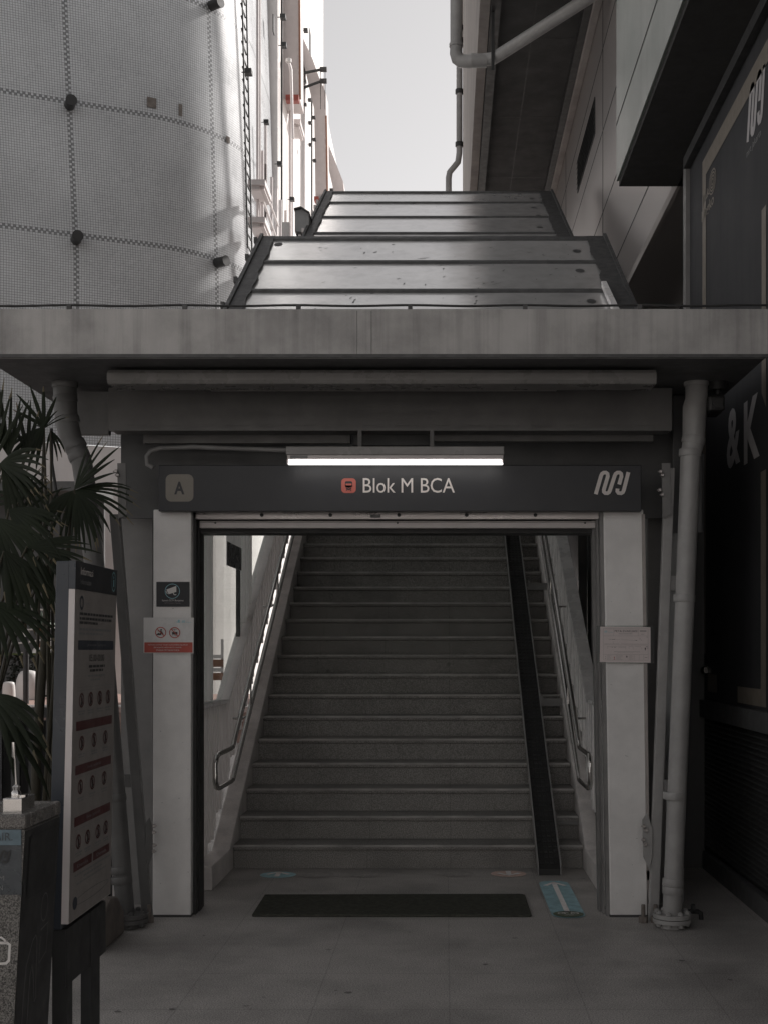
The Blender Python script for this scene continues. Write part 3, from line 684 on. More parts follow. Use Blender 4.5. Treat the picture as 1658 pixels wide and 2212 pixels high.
for cx, cy, a, r in ((.455,7.845,0,.04),(-1.10,7.855,90,.01),(-1.09,7.275,180,.01),(.475,7.275,270,.02)):
    for k in range(5):
        t_ = R(a+k*22.5); pts.append((cx+r*math.cos(t_)-r*(1 if cx>0 else -1)*0, cy+r*math.sin(t_), .001))
b.prism(pts, (0,0,.014)); b.build('mat_pad', M['matt'], dm, bevel=.004)

# ================================================================ roofs over the stair
def tier(name, label, xl, xr, ylo, yhi, z_at, slope, seams, flL, flR, clips=True):
    t = thing(name, label, 'roof', (0, ylo, z_at(ylo)))
    def pt(x, y, dz): return (x, y, z_at(y)+dz)
    b = MB(); ys = [ylo] + seams + [yhi]
    for i in range(len(ys)-1):
        a, c = ys[i]+.0, ys[i+1]-.0
        b = MB(); b.hexa([pt(xl,a,-.03),pt(xr,a,-.03),pt(xr,c,-.03),pt(xl,c,-.03)], [pt(xl,a,0),pt(xr,a,0),pt(xr,c,0),pt(xl,c,0)]); b.build('roof_panel', M['roofm'], t)
    for y in seams + [yhi-.03]:
        w_ = .038 if y < yhi-.1 else .075
        b = MB(); b.hexa([pt(xl,y-w_/2,.001),pt(xr,y-w_/2,.001),pt(xr,y+w_/2,.001),pt(xl,y+w_/2,.001)], [pt(xl,y-w_/2,.022),pt(xr,y-w_/2,.022),pt(xr,y+w_/2,.022),pt(xl,y+w_/2,.022)]); b.build('seam_strip', M['flash'], t)
    for (xa, wd) in ((xl, flL), (xr, -flR)):
        rnd = random.Random(3); n = 90
        b = MB(); vs = []; 
        for i in range(n+1):
            y = ylo+(yhi-ylo)*i/n; inner = xa + wd*(1 + .10*math.sin(i*.55)*math.sin(i*.21+1) + rnd.uniform(-.035,.035)); outer = xa - (.02 if wd > 0 else -.02)
            vs += [pt(outer,y,.026), pt(inner,y,.026)]
        b.add(vs, [(2*i,2*i+1,2*i+3,2*i+2) for i in range(n)])
        e = xa - (.02 if wd > 0 else -.02)
        x0, x1 = sorted((e, e + (.03 if wd > 0 else -.03)))
        b.hexa([pt(x0,ylo,-.10),pt(x1,ylo,-.10),pt(x1,yhi,-.10),pt(x0,yhi,-.10)], [pt(x0,ylo,.05),pt(x1,ylo,.05),pt(x1,yhi,.05),pt(x0,yhi,.05)])
        b.build('edge_flashing', M['flash'], t)
    b = MB(); b.hexa([pt(xl,ylo,-.16),pt(xr,ylo,-.16),pt(xr,yhi,-.16),pt(xl,yhi,-.16)], [pt(xl,ylo,-.035),pt(xr,ylo,-.035),pt(xr,yhi,-.035),pt(xl,yhi,-.035)]); b.build('underside', M['ceil'], t)
    return t, pt
t1, pt1 = tier('stair_roof', 'lower sloping metal roof of the stairs with dark seams just above the canopy', -1.67, 1.46, 8.1, 11.68, lambda y: 5.29+.617*(y-11.66), .617, [8.75,9.49,10.22,10.96], .12, .17)
t2, pt2 = tier('stair_roof', 'upper sloping metal roof of the stairs behind the lower one', -1.67, 1.50, 12.2, 17.95, lambda y: 7.95+.55*(y-17.9), .55, [13.3,14.35,15.34,16.27,17.2], .11, .18)
for (t, pt, L) in ((t1, pt1, [(1.17,11.3),(1.14,10.75),(1.15,10.0),(1.13,9.3),(-1.5,11.5)]), (t2, pt2, [(1.2,17.5),(1.18,16.9),(1.2,16.4),(1.17,15.7),(1.19,15.1)])):
    b = MB()
    for (x, y) in L: 
        c = [(x+.04*math.cos(k*math.pi/4), y+.05*math.sin(k*math.pi/4)) for k in range(8)]; b.flat(lambda u, v: V(pt(u, v, .004)), c)
    b.build('sealant_patch', M['flash'], t)
b = MB(); rd = random.Random(11)
for i in range(90):
    x = rd.uniform(-1.2,1.1); y = rd.uniform(9.0,11.5); a = rd.uniform(.3,1.4); l = rd.uniform(.006,.03)*(2.6 if rd.random()<.08 else 1); w_ = rd.uniform(.002,.007)
    d = V((math.cos(a),math.sin(a))); n_ = V((-d.y,d.x))
    q1 = [(V((x,y))+d*l*u+n_*w_*v) for u, v in ((-1,0),(-.3,1),(.5,.8),(1,0),(.4,-.7),(-.5,-1))]
    b.flat(lambda u, v: V(pt1(u, v, .003)), [tuple(p) for p in q1])
b.build('dirt_mark', M['flash'], t1)
# clamps along the left edge
b = MB(); b.box(-1.72,-1.70,8.1,8.2,3.0,3.05)
for t, pt, ys in ((t1,pt1,[8.6,9.2,9.8,10.4,11.0,11.5]),(t2,pt2,[15.0+.35*i for i in range(8)])):
    for y in ys: b = MB(); p = V(pt(-1.70,y,.03)); b.box(p.x-.02,p.x+.01,p.y-.03,p.y+.03,p.z-.02,p.z+.03); b.build('edge_clip', M['totemedge'] if t is t2 else M['flash'], t)
# white gutter light edge at right foot
b = MB(); b.hexa([pt1(1.30,8.1,.03),pt1(1.36,8.1,.03),pt1(1.30,10.25,.03),pt1(1.26,10.25,.03)],[pt1(1.30,8.1,.08),pt1(1.36,8.1,.08),pt1(1.30,10.25,.08),pt1(1.26,10.25,.08)]); b.build('gutter_edge', M['clad'], t1)
# stair tunnel closing walls
tw = thing('stair_enclosure', 'dark enclosing wall on the right side of the stairs', 'wall', (1.4,8,0))
b = MB(); b.box(1.40,1.44,7.67,17.9,0,3.0); b.hexa([(1.40,8.3,3.0),(1.44,8.3,3.0),(1.44,17.9,3.0),(1.40,17.9,3.0)],[(1.40,8.3,3.05),(1.44,8.3,3.05),(1.44,17.9,7.75),(1.40,17.9,7.75)]); b.build('panel', M['encl'], tw)
for y, wd, m in ((9.3,.05,'fin'),(10.2,.06,'paint'),(11.6,.05,'dark'),(12.4,.05,'paint')):
    MB().box(1.30,1.40,y,y+wd,0,3.6).build('post', M[m], tw)
b = MB(); b.box(-1.7,1.44,18.0,18.1,2.5,8); b.build('end_wall', M['darkwall'], tw)
sp = thing('side_screen', 'dark framed screen with blue and pale notices seen at the right edge of the entrance', 'screen', (1.16,8.0,1.6))
YS0, YS1, XS = YX(1300,1.16) , YX(1274,1.16), 1.16
MB().box(XS,XS+.02,9.40,10.1,1.0,2.9).build('frame', M['black'], sp)
b = MB(); b.rect(side(XS-.003), 9.62, 9.80, 2.0, 2.16); b.build('pale_notice', M['ink_grey'], sp)
b = MB(); b.rect(side(XS-.003), 9.62, 9.80, 2.17, 2.22); b.build('blue_notice', M['teal'], sp)
b = MB()
for z in (2.32,2.40,2.48,2.56): b.rect(side(XS-.003), 9.64, 9.80, z, z+.025)
b.build('notice_text', M['ink_grey'], sp)

# ================================================================ right-hand station building
vb = thing('elevated_station', 'elevated station block with dark soffit and panelled wall above the stairs', 'building', (1.95,16,0))
ZS, XA, XL = 9.70, 1.95, .44
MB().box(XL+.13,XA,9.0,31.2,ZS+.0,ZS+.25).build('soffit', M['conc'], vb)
MB().box(XL,XL+.13,9.0,31.5,ZS-.02,ZS+8.5).build('edge_wall', M['fin'], vb)
MB().box(XL+.14,XL+.26,9.0,31.3,ZS-.12,ZS-.001).build('drip_beam', M['black'], vb)
MB().box(XA,XA+4,10.0,32,5.39,14).build('panelled_wall', M['panel'], vb)
b = MB()
for z in (5.96,6.92,7.93,8.95): b.box(XA-.003,XA+.01,10.0,32,z,z+.018)
for y in (10.9,15.7,20.5,25.3): b.box(XA-.004,XA+.01,y,y+.02,5.39,ZS)
b.build('panel_joint', M['black'], vb)
MB().box(XA-.10,XA-.001,10.0,31,ZS-.16,ZS-.001).build('cornice', M['fin'], vb, bevel=.01)
MB().box(XA-.20,XA-.101,10.0,31,ZS-.10,ZS-.001).build('black_rail', M['black'], vb)  # plain black rail beside the cornice
MB().box(XA-.03,XA-.001,10.0,32,5.36,5.44).build('base_trim', M['fin'], vb)
lv = MB().box(XA-.012,XA-.002,16.5,18.65,8.22,8.70).build('wall_vent', M['black'], vb)
b = MB()
for i in range(6): z = 8.25+i*.075; b.hexa([(XA-.028,16.52,z),(XA-.028,18.63,z),(XA-.014,18.63,z+.03),(XA-.014,16.52,z+.03)],[(XA-.028,16.52,z+.008),(XA-.028,18.63,z+.008),(XA-.014,18.63,z+.038),(XA-.014,16.52,z+.038)])
b.build('louvre', M['conc'], lv)
# soffit board joints
b = MB()
for y in (12,14.5,17,19.5,22,24.5): b.box(XL+.37,XA-.21,y,y+.015,ZS-.003,ZS+.01)
b.box(1.15,1.165,9,31,ZS-.003,ZS+.01); b.build('soffit_joint', M['black'], vb)
pb = thing('projecting_bay', 'green grey panelled bay projecting overhead with a dark underside', 'building', (1.42,5,5.39))
MB().box(1.42,XA-.001,3,10.54,5.41,9.2).build('panelled_face', M['greenp'], pb)
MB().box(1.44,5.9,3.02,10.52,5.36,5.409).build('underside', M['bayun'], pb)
b = MB()
for z in (5.87,6.9,7.9): b.box(1.417,1.43,4.6,10.54,z,z+.014)
for y in (6.9,): b.box(1.417,1.43,y,y+.014,5.42,9.2)
b.build('panel_joint', M['black'], pb)

# drain pipes up high
hp = thing('drainpipe', 'large pale drainpipe hung under the elevated station soffit with an elbow', 'drainpipe', (.14,16.3,9))
e0 = P(983,-40,16.3)
pth = [P(984,-60,16.3),P(984,90,16.3),P(984,115,16.3),P(987,126,16.3),P(995,132,16.3),P(1010,133,16.25),P(1062,127,16.2),P(1078,118,16.1),P(1270,-5,15.0),P(1400,-90,14.3)]
MB().tube(pth, [.075,.075,.082,.085,.085,.082,.078,.075,.075,.075], 20).build('pipe', M['pipe'], hp, smooth=40)
b = MB(); d = V((1,0,0)); p = P(1033,131,16.22); b.tube([p-d*.1,p+d*.1], .085, 20); p = P(984,98,16.3); b.tube([p-V((0,0,.02)),p+V((0,0,.02))], .088, 20); b.build('socket', M['pipe'], hp, smooth=40)
a = P(1063,155,16.1); MB().box(a.x-.02,a.x+.02,16.05,16.09,a.z,ZS).build('hanger', M['black'], hp)
vp = thing('drainpipe', 'slim vertical drainpipe on the far corner of the elevated station', 'drainpipe', P(990,400,31))
MB().tube([P(991,-60,31),P(991,330,31),P(988,350,31),P(970,372,31),P(968,385,31),P(968,420,31),P(968,520,31)], .075, 14).build('pipe', M['pipe'], vp, smooth=40)
for y in (60,87,198,312):
    p = P(991,y,31); MB().tube([p-V((0,0,.05)),p+V((0,0,.05))], .10, 14).build('clamp', M['black'], vp)
MB().box(P(984,0,31.1).x, P(1000,0,31.1).x, 31.51, 31.6, P(0,56,31).z, P(0,-60,31).z).build('pipe_cover', M['fin'], vp)

# right-hand wall with the big poster
wp = thing('shop_front', 'dark poster covered side wall right of the canopy', 'wall', (1.82,6,0))
XW = 1.82
MB().box(XW,XW+.5,2.0,9.45,1.18,5.10).build('poster_board', M['poster'], wp)
MB().box(XW-.03,XW+.5,9.452,9.56,1.1,5.18).build('frame_post', M['paint'], wp)
MB().box(XW-.05,XW+.5,2.0,9.45,5.102,5.18).build('frame_top', M['black'], wp)
MB().box(XW-.04,XW+.5,2.0,9.3,1.06,1.178).build('sill', M['soffit'], wp)
b = MB(); z = .16
b.box(XW+.03,XW+.5,2.0,9.3,.12,1.05); bb = b.build('louvre_base', M['black'], wp)
b = MB()
while z < 1.04: b.hexa([(XW,2.0,z),(XW,9.3,z),(XW+.029,9.3,z+.02),(XW+.029,2.0,z+.02)],[(XW,2.0,z+.010),(XW,9.3,z+.010),(XW+.029,9.3,z+.03),(XW+.029,2.0,z+.03)]); z += .034
b.build('slat', M['dark'], wp)
MB().box(XW-.02,XW+.5,2.0,9.4,0,.12).build('plinth', M['soffit'], wp)
MB().box(XW+.8,XW+.9,9.6,34,0,5.35).build('void_backing', M['void'], wp)  # near-black sheet put in where only deep shade shows
mw = lambda y, z: V((XW-.003, y, z)); mw2 = lambda y, z: V((XW-.005, y, z))
b = MB(); b.flat(mw,[(8.98,1.5),(8.86,1.5),(8.86,4.84),(8.98,4.97)]); b.flat(mw,[(8.98,4.97),(8.86,4.84),(2.1,4.84),(2.1,4.97)]); b.flat(mw,[(7.30,3.0),(7.20,2.9),(7.20,4.05),(7.30,4.05)])
b.flat(mw,[(7.32,2.55),(7.20,2.55),(7.20,1.2),(7.32,1.2)]); b.flat(mw,[(7.32,1.2),(7.9,1.2),(7.9,1.30),(7.32,1.30)]); b.flat(mw,[(8.5,1.24),(8.8,1.24),(8.8,1.36),(8.5,1.36)]); b.build('beige_border', M['beige'], wp)
# lettering reads towards the camera: x runs along -Y
def wy(px): return YX(px, XW)
def wz(px, py): return CH-(py-CY)*wy(px)/F
text('&', mw, wy(1569), wy(1598), wz(1583,1008), wz(1583,880), M['klet'], wp, bold=.03)
text('K', mw, wy(1606), wy(1640), wz(1622,995), wz(1622,858), M['klet'], wp, bold=.035)
yl0, yl1 = wy(1612), wy(1650)
hz = wz(1630,180)-wz(1630,290)
b = MB(); 
for Lq in (LOGO1, LOGO2): b.ribbon(mw, [(yl0 + (yl1-yl0)*u/1.5, wz(1617,302) + v*hz) for u, v in Lq], .055)
b.build('railway_emblem', M['klet'], wp)
text('mrt jakarta', mw, wy(1612), wy(1643), wz(1626,323), wz(1626,303), M['ink_grey'], wp)
text('Jak', mw, wy(1517), wy(1532), wz(1524,437), wz(1524,412), M['beige'], wp, bold=.02)
text('Lingko', mw, wy(1515), wy(1541), wz(1527,468), wz(1527,438), M['beige'], wp, bold=.02)
b = MB(); yc, zc = wy(1538), wz(1538,392)
for r_ in (.03,.055,.08,.105): b.ring(mw, yc, zc, r_*1.1, .012, r_*.8, n=20)
b.build('flower_emblem', M['beige'], wp)
# dark service door beyond
sdv = thing('service_door', 'dark service door with round knob behind the right downpipe', 'door', (1.5,8.6,0))
MB().box(1.445,1.815,8.9,8.95,0,2.9).build('leaf', M['darkwall'], sdv)
p = P(1521,1447,8.85); b = MB(); b.tube([p+V((0,.05,0)),p,p+V((0,-.03,0)),p+V((0,-.05,0))],[.012,.012,.035,.02],14); b.build('knob', M['steel'], sdv, smooth=50)
MB().box(1.55,1.60,8.86,8.9,0,2.9).build('frame', M['soffit'], sdv)

# security camera
sc_ = thing('security_camera', 'black box security camera under the right corner of the canopy', 'security camera', P(1548,850,6.95))
a, c = P(1530,886,6.9), P(1565,853,6.9)
b = MB(); b.box(a.x,c.x,6.9,7.12,a.z,c.z); b.build('body', M['camb'], sc_, bevel=.012)
b = MB(); p = P(1547,870,6.9); b.tube([p,p-V((0,.01,0))],.026,20); b.build('lens', M['black'], sc_, smooth=50)
b = MB(); p = P(1549,853,7.0); b.tube([p,V((p.x,7.0,2.98))],.018,12); b.tube([V((p.x,7.0,2.955)),V((p.x,7.0,2.999))],.06,20); b.build('mount', M['camb'], sc_, smooth=50)

# ================================================================ left-hand tiled building
FL = .0053
def flare(x, z): return x*(1+FL*max(0, z-11))
foot = [(-24,24.1),(-16,27.62),(-9.2,30.66)]
# arc from facing direction to the long side
c0 = V((-9.2,30.66)); d0 = V((.913,.408)).normalized(); 
# radius and arc
import itertools
Rr = 3.9; n0 = V((-d0.y, d0.x)); 
start = c0 + d0*2.0; foot += [tuple(start)]
cc = start + n0*Rr
ang0 = math.atan2(start.y-cc.y, start.x-cc.x); N_ = 16; sweep = math.radians(66)
for i in range(1, N_+1):
    a = ang0 + sweep*i/N_; foot.append((cc.x+Rr*math.cos(a), cc.y+Rr*math.sin(a)))
xe, ye = foot[-1]
foot.append((xe+.0, 38.5))
XF = xe
def tiled():
    t = thing('tiled_building', 'tall round cornered building clad in small pale grey tiles', 'building', (-9,32,0))
    us = [0]
    for i in range(1, len(foot)): us.append(us[-1] + math.dist(foot[i], foot[i-1]))
    # make a joint fall on the column seen at pixel 165
    tgt = min(range(2000), key=lambda k: 0) 
    def u_at(px):
        best = None
        for i in range(1, len(foot)):
            for k in range(50):
                s = k/50; x = foot[i-1][0]*(1-s)+foot[i][0]*s; y = foot[i-1][1]*(1-s)+foot[i][1]*s
                e = abs(CX + x*F/y - px)
                if best is None or e < best[0]: best = (e, us[i-1]*(1-s)+us[i]*s)
        return best[1]
    S = .062; ush = u_at(166) - S; vsh = (9.86+CH+.18) - S
    zs = [6.5 + .75*i for i in range(38)]
    b = MB(); uv = []
    for z in zs:
        for (x, y), u in zip(foot, us):
            b.v.append(V((flare(x, z), y, z))); uv.append((u-ush, z-vsh))
    n = len(foot)
    for i in range(len(zs)-1):
        for j in range(n-1): b.f.append((i*n+j, i*n+j+1, (i+1)*n+j+1, (i+1)*n+j))
    b.build('tiled_wall', M['tile'], t, uv=uv, smooth=30)
    b = MB()
    pts = [(x, y, 0) for x, y in foot]
    for z0_, z1_ in ((0,6.49),):
        for j in range(n-1):
            (xa, ya), (xb, yb) = foot[j], foot[j+1]
            b.add([(xa-.02,ya+.03,z0_),(xb-.02,yb+.03,z0_),(xb-.02,yb+.03,z1_),(xa-.02,ya+.03,z1_)], [(0,1,2,3)])
    b.build('plain_base', M['facade'], t)
    b = MB()
    for (px, py, w_, h_) in ((328,222,20,22),(390,238,8,26),(492,302,8,14)):
        best = None
        for i in range(1, n):
            for k in range(50):
                s = k/50; x = foot[i-1][0]*(1-s)+foot[i][0]*s; y = foot[i-1][1]*(1-s)+foot[i][1]*s
                z = CH-(py-CY)*y/F; e = abs(CX+flare(x,z)*F/y-px)
                if best is None or e < best[0]: best = (e, x, y, z, V((foot[i][0]-foot[i-1][0], foot[i][1]-foot[i-1][1])).normalized())
        e, x, y, z, d = best; nn = V((d.y,-d.x)); c = V((flare(x,z),y,z)) + V((nn.x,nn.y,0))*.02; q_ = w_*y/F/ max(.3, d.x+.2*d.y); hh = h_*y/F
        dv = V((d.x,d.y,0))*q_/2; b.add([c-dv-V((0,0,hh/2)),c+dv-V((0,0,hh/2)),c+dv+V((0,0,hh/2)),c-dv+V((0,0,hh/2))],[(0,1,2,3)])
    b.build('missing_tile_patch', M['stone'], t)
    return t, n, us
tb, nfoot, us_ = tiled()
def on_drum(px, py):
    best = None
    for i in range(1, len(foot)):
        for k in range(80):
            s = k/80; x = foot[i-1][0]*(1-s)+foot[i][0]*s; y = foot[i-1][1]*(1-s)+foot[i][1]*s
            z = CH-(py-CY)*y/F; e = abs(CX+flare(x,z)*F/y-px)
            if best is None or e < best[0]: best = (e, x, y, z, V((foot[i][0]-foot[i-1][0], foot[i][1]-foot[i-1][1])).normalized())
    e, x, y, z, d = best; return V((flare(x,z), y, z)), V((d.y, -d.x, 0))
knl = ['black round wall lamp on the tiled corner at the upper left crossing of joints','black round wall lamp on the lower left crossing of tile joints','black round wall lamp on the tiled corner just above the stair roof edge','black round wall lamp at the very top of the picture on the tiled corner']
for (px, py), lb in zip([(151,228),(164,518),(468,568),(456,13)], knl):
    p, nn = on_drum(px, py)
    t = thing('wall_lamp', lb, 'wall lamp', p, group='round lamps on the tiled corner')
    MB().tube([p+nn*.005, p+nn*.34], .125, 20).build('drum', M['ball'], t, smooth=40)
    MB().tube([p+nn*.34, p+nn*.36], .135, 20).build('rim', M['black'], t, smooth=40)

# long white side facade
fw = thing('white_facade', 'long sunlit white building side running away to the left of the sky', 'building', (XF,45,0))
XF2 = XF + .02
b = MB(); b.prism([(XF2-3,38.5,0),(XF2-3,38.5,34),(XF2-3,53,34),(XF2-3,53,24.5),(XF2-3,66,24.0),(XF2-3,66,0)], (3,0,0)); b.build('wall', M['facade'], fw)
def YF(px, X=None): return (X if X else XF2)*F/(px-CX)
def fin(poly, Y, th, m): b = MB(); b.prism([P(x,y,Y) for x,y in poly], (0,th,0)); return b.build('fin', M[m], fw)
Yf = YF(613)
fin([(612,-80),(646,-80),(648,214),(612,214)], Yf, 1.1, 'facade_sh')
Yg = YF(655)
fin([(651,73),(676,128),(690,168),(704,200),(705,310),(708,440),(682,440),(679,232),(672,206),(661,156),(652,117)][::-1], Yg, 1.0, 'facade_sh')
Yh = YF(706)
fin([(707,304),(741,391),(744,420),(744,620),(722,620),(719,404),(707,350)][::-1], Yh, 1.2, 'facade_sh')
b = MB(); b.tube([P(647,-60,Yf-.02),P(649,214,Yf-.02)], .035, 8); b.tube([P(705,250,Yg-.02),P(708,440,Yg-.02)], .03, 8); b.build('orange_edge', M['orange'], fw)
a, c = P(619,222,Yf-.1), P(647,210,Yf-.1); MB().box(a.x,c.x,Yf-.3,Yf-.01,a.z,c.z).build('red_box', M['lamp_red'], fw)
a, c = P(680,437,Yg-.1), P(695,428,Yg-.1); MB().box(a.x,c.x,Yg-.3,Yg-.01,a.z,c.z).build('red_box', M['lamp_red'], fw)
b = MB()
for (px,y0_,y1_) in ((672,60,112),(650,-20,-5)):
    Y = YF(px-4, XF2); b.box(XF2-.01,XF2+.02,Y,Y+.6,P(0,y1_,Y).z,P(0,y0_,Y).z)
b.box(XF2-.01,XF2+.02,YF(590),YF(590)+.25,P(0,118,38.9).z,P(0,82,38.9).z); b.build('slit_window', M['ball'], fw)
for (px, r_, m, y0_, y1_) in ((557,.04,'pinkw',-60,600),(562,.03,'pinkw',-60,600),(609,.03,'conc',-60,620),(627,.045,'pinkw',130,600),(632,.03,'pinkw',215,600),(674,.03,'conc',150,500),(700,.03,'pinkw',180,440)):
    X = XF2 + .09; Y = YF(px, X); b = MB(); b.tube([(X,Y,P(0,y1_,Y).z),(X,Y,P(0,y0_,Y).z)], r_, 8); b.build('pipe', M[m], fw, smooth=50)
b = MB()
for (px,py,l) in ((570,-20,1),): pass
# ladder
ld = thing('wall_ladder', 'tall black rung ladder fixed up the white building side', 'ladder', (-5.1,33.4,13.8))
XL1 = XF2+.16; Y1, Y2 = YF(535.5, XL1), YF(545, XL1)
for Yq in (Y1, Y2): MB().tube([(XL1,Yq,11.5),(flare(XL1,19),Yq,21)], .022, 8).build('rail', M['black'], ld)
z = 11.6
b = MB()
while z < 20.8: b = MB(); b.tube([(flare(XL1,z),Y1,z),(flare(XL1,z),Y2,z)], .020, 6); b.build('rung', M['black'], ld); z += .315
# platforms
def platform(px0, px1, pyt, pyb, lab, Yo=None):
    X0 = XF2; Y = YF(px0+4, X0); Yq = Y
    zt = P(0,pyt,Y).z; x1 = P(px1-17,0,Y).x
    t = thing('wall_platform', lab, 'platform', (X0,Y,zt-.2), group='concrete ledges on the white building side')
    dep = 1.25
    MB().box(X0,x1,Y,Y+dep,zt-.14,zt).build('slab', M['pinkw'], t)
    b = MB(); b.box(x1-.14,x1-.04,Y+.1,Y+dep,zt-.22,zt-.141); b.box(X0,x1-.15,Y+.05,Y+.15,zt-.24,zt-.141); b.build('edge_rib', M['facade_sh'], t)
platform(532,590,387,427,'pale ledge at the foot of the long ladder')
platform(532,590,468,505,'pale ledge just below the ladder foot ledge')
platform(532,590,549,573,'lowest pale ledge half hidden by the stair roof edge')
platform(620,666,257,293,'far pale ledge high on the white building side')
# stair frame on the wall
sf = thing('external_frame', 'white tubular frame of posts and a sloping rail on the white building side', 'frame', (XF2+.4,36,10))
for i, (px, yt) in enumerate(((567,326),(574,355),(587,383),(597,408),(606,432),(617,455),(574,260))):
    X = XF2+.14; Y = YF(px, X); MB().tube([(X,Y,P(0,620,Y).z),(X,Y,P(0,yt,Y).z)], .045, 10).build('post', M['pinkw'], sf, smooth=50)
X = XF2+.18
b = MB(); b.tube([P(571,405,YF(571,X)),P(601,488,YF(601,X))], .04, 8); b.tube([P(566,425,YF(566,X)),P(597,515,YF(597,X))], .04, 8); b.build('sloping_rail', M['pinkw'], sf, smooth=50)
# street lamp on the fin
hl = thing('lamp_mast', 'thin white mast with a round white head in front of the shaded fin', 'lamp mast', P(631,300,Yf-.6))
b = MB(); b.tube([P(633,300,Yf-.6),P(629,150,Yf-.6),P(625,136,Yf-.6)], .045, 8); b.build('mast', M['pinkw'], hl, smooth=50)
b = MB(); p = P(624,131,Yf-.6); b.tube([p-V((0,0,.08)),p-V((0,0,.05)),p+V((0,0,.05)),p+V((0,0,.08))],[.03,.09,.09,.03],12); b.build('head', M['white'], hl, smooth=60)
# hoist arms
for (y0_,y1_,lb) in ((158,150,'upper thin hoist arm poking out past the white building edge'),(190,175,'lower thin hoist arm poking out past the white building edge')):
    t = thing('hoist_arm', lb, 'hoist arm', P(662,y0_,Yg-.3), group='hoist arms on the white building')
    MB().tube([P(655,y0_,Yg-.3),P(695,y1_,Yg-.3)], .05, 8).build('arm', M['conc'], t)
    p = P(699,y1_,Yg-.3); MB().tube([p-V((.12,0,0)),p+V((.12,0,0))], .09, 10).build('pulley', M['conc'], t)
    b = MB(); b.tube([p+V((-.1,0,0)),p+V((-.1,0,-1.0))], .012, 5); b.tube([p+V((.06,0,0)),p+V((.06,0,-1.0))], .012, 5); b.build('chain', M['conc'], t)
# cube floodlights
fl = [(537.5,156,15,'largest black box floodlight on the ladder'),(612,37,12,'black box floodlight left of the shaded fin, highest one'),(613.7,98,12,'black box floodlight left of the shaded fin, second from the top'),
(661,66,9,'black box floodlight right of the orange fin edge near the picture top'),(576,264,11,'black box floodlight right of the ladder, level with the far ledge'),(605,354,11,'black box floodlight on the white wall above the frame posts'),
(631.6,430.6,10,'black box floodlight above the grey hood'),(658.6,176,8,'small black box floodlight below the upper hoist arm'),(669.4,216,7,'small black box floodlight right of the red box, upper of the close pair'),
(659.6,226,7,'small black box floodlight right of the red box, lower of the close pair'),(652,236,6,'tiny black box floodlight just under the red box'),(678.5,254,7,'small black box floodlight right of the far ledge, upper'),
(670,265.5,7,'small black box floodlight touching the far ledge'),(679.5,301.6,7,'small black box floodlight right of and below the far ledge'),(670.7,312.7,7,'small black box floodlight left of the one below the far ledge'),
(680,347,7,'lone small black box floodlight midway down the far fin'),(716,411,8,'black box floodlight against the farthest fin')]
base = None
for (px, py, s, lb) in fl:
    X = XF2 + .40; Y = YF(px, X)
    if px > 705: Y = Yh-.3
    elif px > 676: Y = min(Y, Yg-.35)
    elif 606 < px < 650: Y = min(Y, Yf-.3)
    p = P(px, py, Y)
    if base is None:
        base = thing('floodlight', lb, 'floodlight', p, group='black box floodlights on the white building')
        MB().box(p.x-.10,p.x+.10,p.y-.13,p.y+.13,p.z-.09,p.z+.09).build('housing', M['ball'], base, bevel=.01)
        MB().tube([p-V((.1,0,0)),p-V((.2,0,0))], .02, 8).build('stub', M['ball'], base)
        base.scale = (1,1,1)
        bc = base
    else:
        bc = copy_tree(base, p); bc['label'] = lb
    k = s*Y/F/.20; bc.scale = (k, k, k*.8)

# grey hood beside the upper roof
M['hoodg'] = mat('hood_grey', g(.26), .5)
gh = thing('roof_hood', 'grey sheet metal hood beside the left edge of the upper stair roof', 'hood', P(640,520,16))
b = MB(); b.prism([P(637,448,15.6),P(650,447,15.6),P(668,458,15.6),P(668,500,15.6),P(637,500,15.6)], (0,.5,0)); b  .build('casing', M['hoodg'], gh, bevel=.005)
b = MB(); b.prism([P(635,449,15.55),P(650,445,15.55),P(669,457,15.55),P(669,460,15.55),P(650,448,15.55),P(635,452,15.55)], (0,.58,0)); b.build('cap', M['flash'], gh)
b = MB(); b.prism([P(638,500.5,15.7),P(665,500.5,15.7),P(660,530,15.7),P(652,530,15.7)], (0,.3,0)); b.build('chute', M['black'], gh)

# ================================================================ left foreground
# information totem
tt = thing('information_totem', 'narrow white and navy information totem covered in red bands at the left', 'information sign', (-1.24,4.45,0))
YN, YR = 4.20, 4.727
def tp(px, py, Y): return P(px, py, Y)
nt_, nb_ = P(164,1211,YN), P(148.5,1995.7,YN)      # near top / bottom of the printed face
ft_, fb_ = V((nt_.x, YR, nt_.z)), V((nb_.x, YR, nb_.z))
wT, wB = V((-.020,0,0)), V((-.024,0,0))
b = MB(); b.hexa([nb_,fb_,ft_,nt_], [nb_+wB,fb_+wB,ft_+wT,nt_+wT]); b.build('panel', M['totemedge'], tt)
b = MB(); o1 = V((-.0205,.012,0)); b.hexa([nb_+wB+V((-.0006,.004,-.02)),fb_+wB+V((-.0006,0,-.02)),ft_+wT+V((-.0006,0,0)),nt_+wT+V((-.0006,.004,0))], [nb_+wB+V((-.045,.004,-.02)),fb_+wB+V((-.045,0,-.02)),ft_+wT+V((-.045,0,0)),nt_+wT+V((-.045,.004,0))]); b.build('back_casing', M['totemblue'], tt, bevel=.003)
def tm(lift):
    def m(u, v):    # u 0..1 near to far, v 0 top .. 1 bottom
        a = nt_.lerp(ft_, u); c = nb_.lerp(fb_, u); return a.lerp(c, v) + V((lift,0,0))
    return m
m1, m2, m3 = tm(.0012), tm(.0024), tm(.0036)
b = MB(); b.rect(m1, .003,.997,.077,.998); b.build('printed_face', M['totemface'], tt)
HV = .077
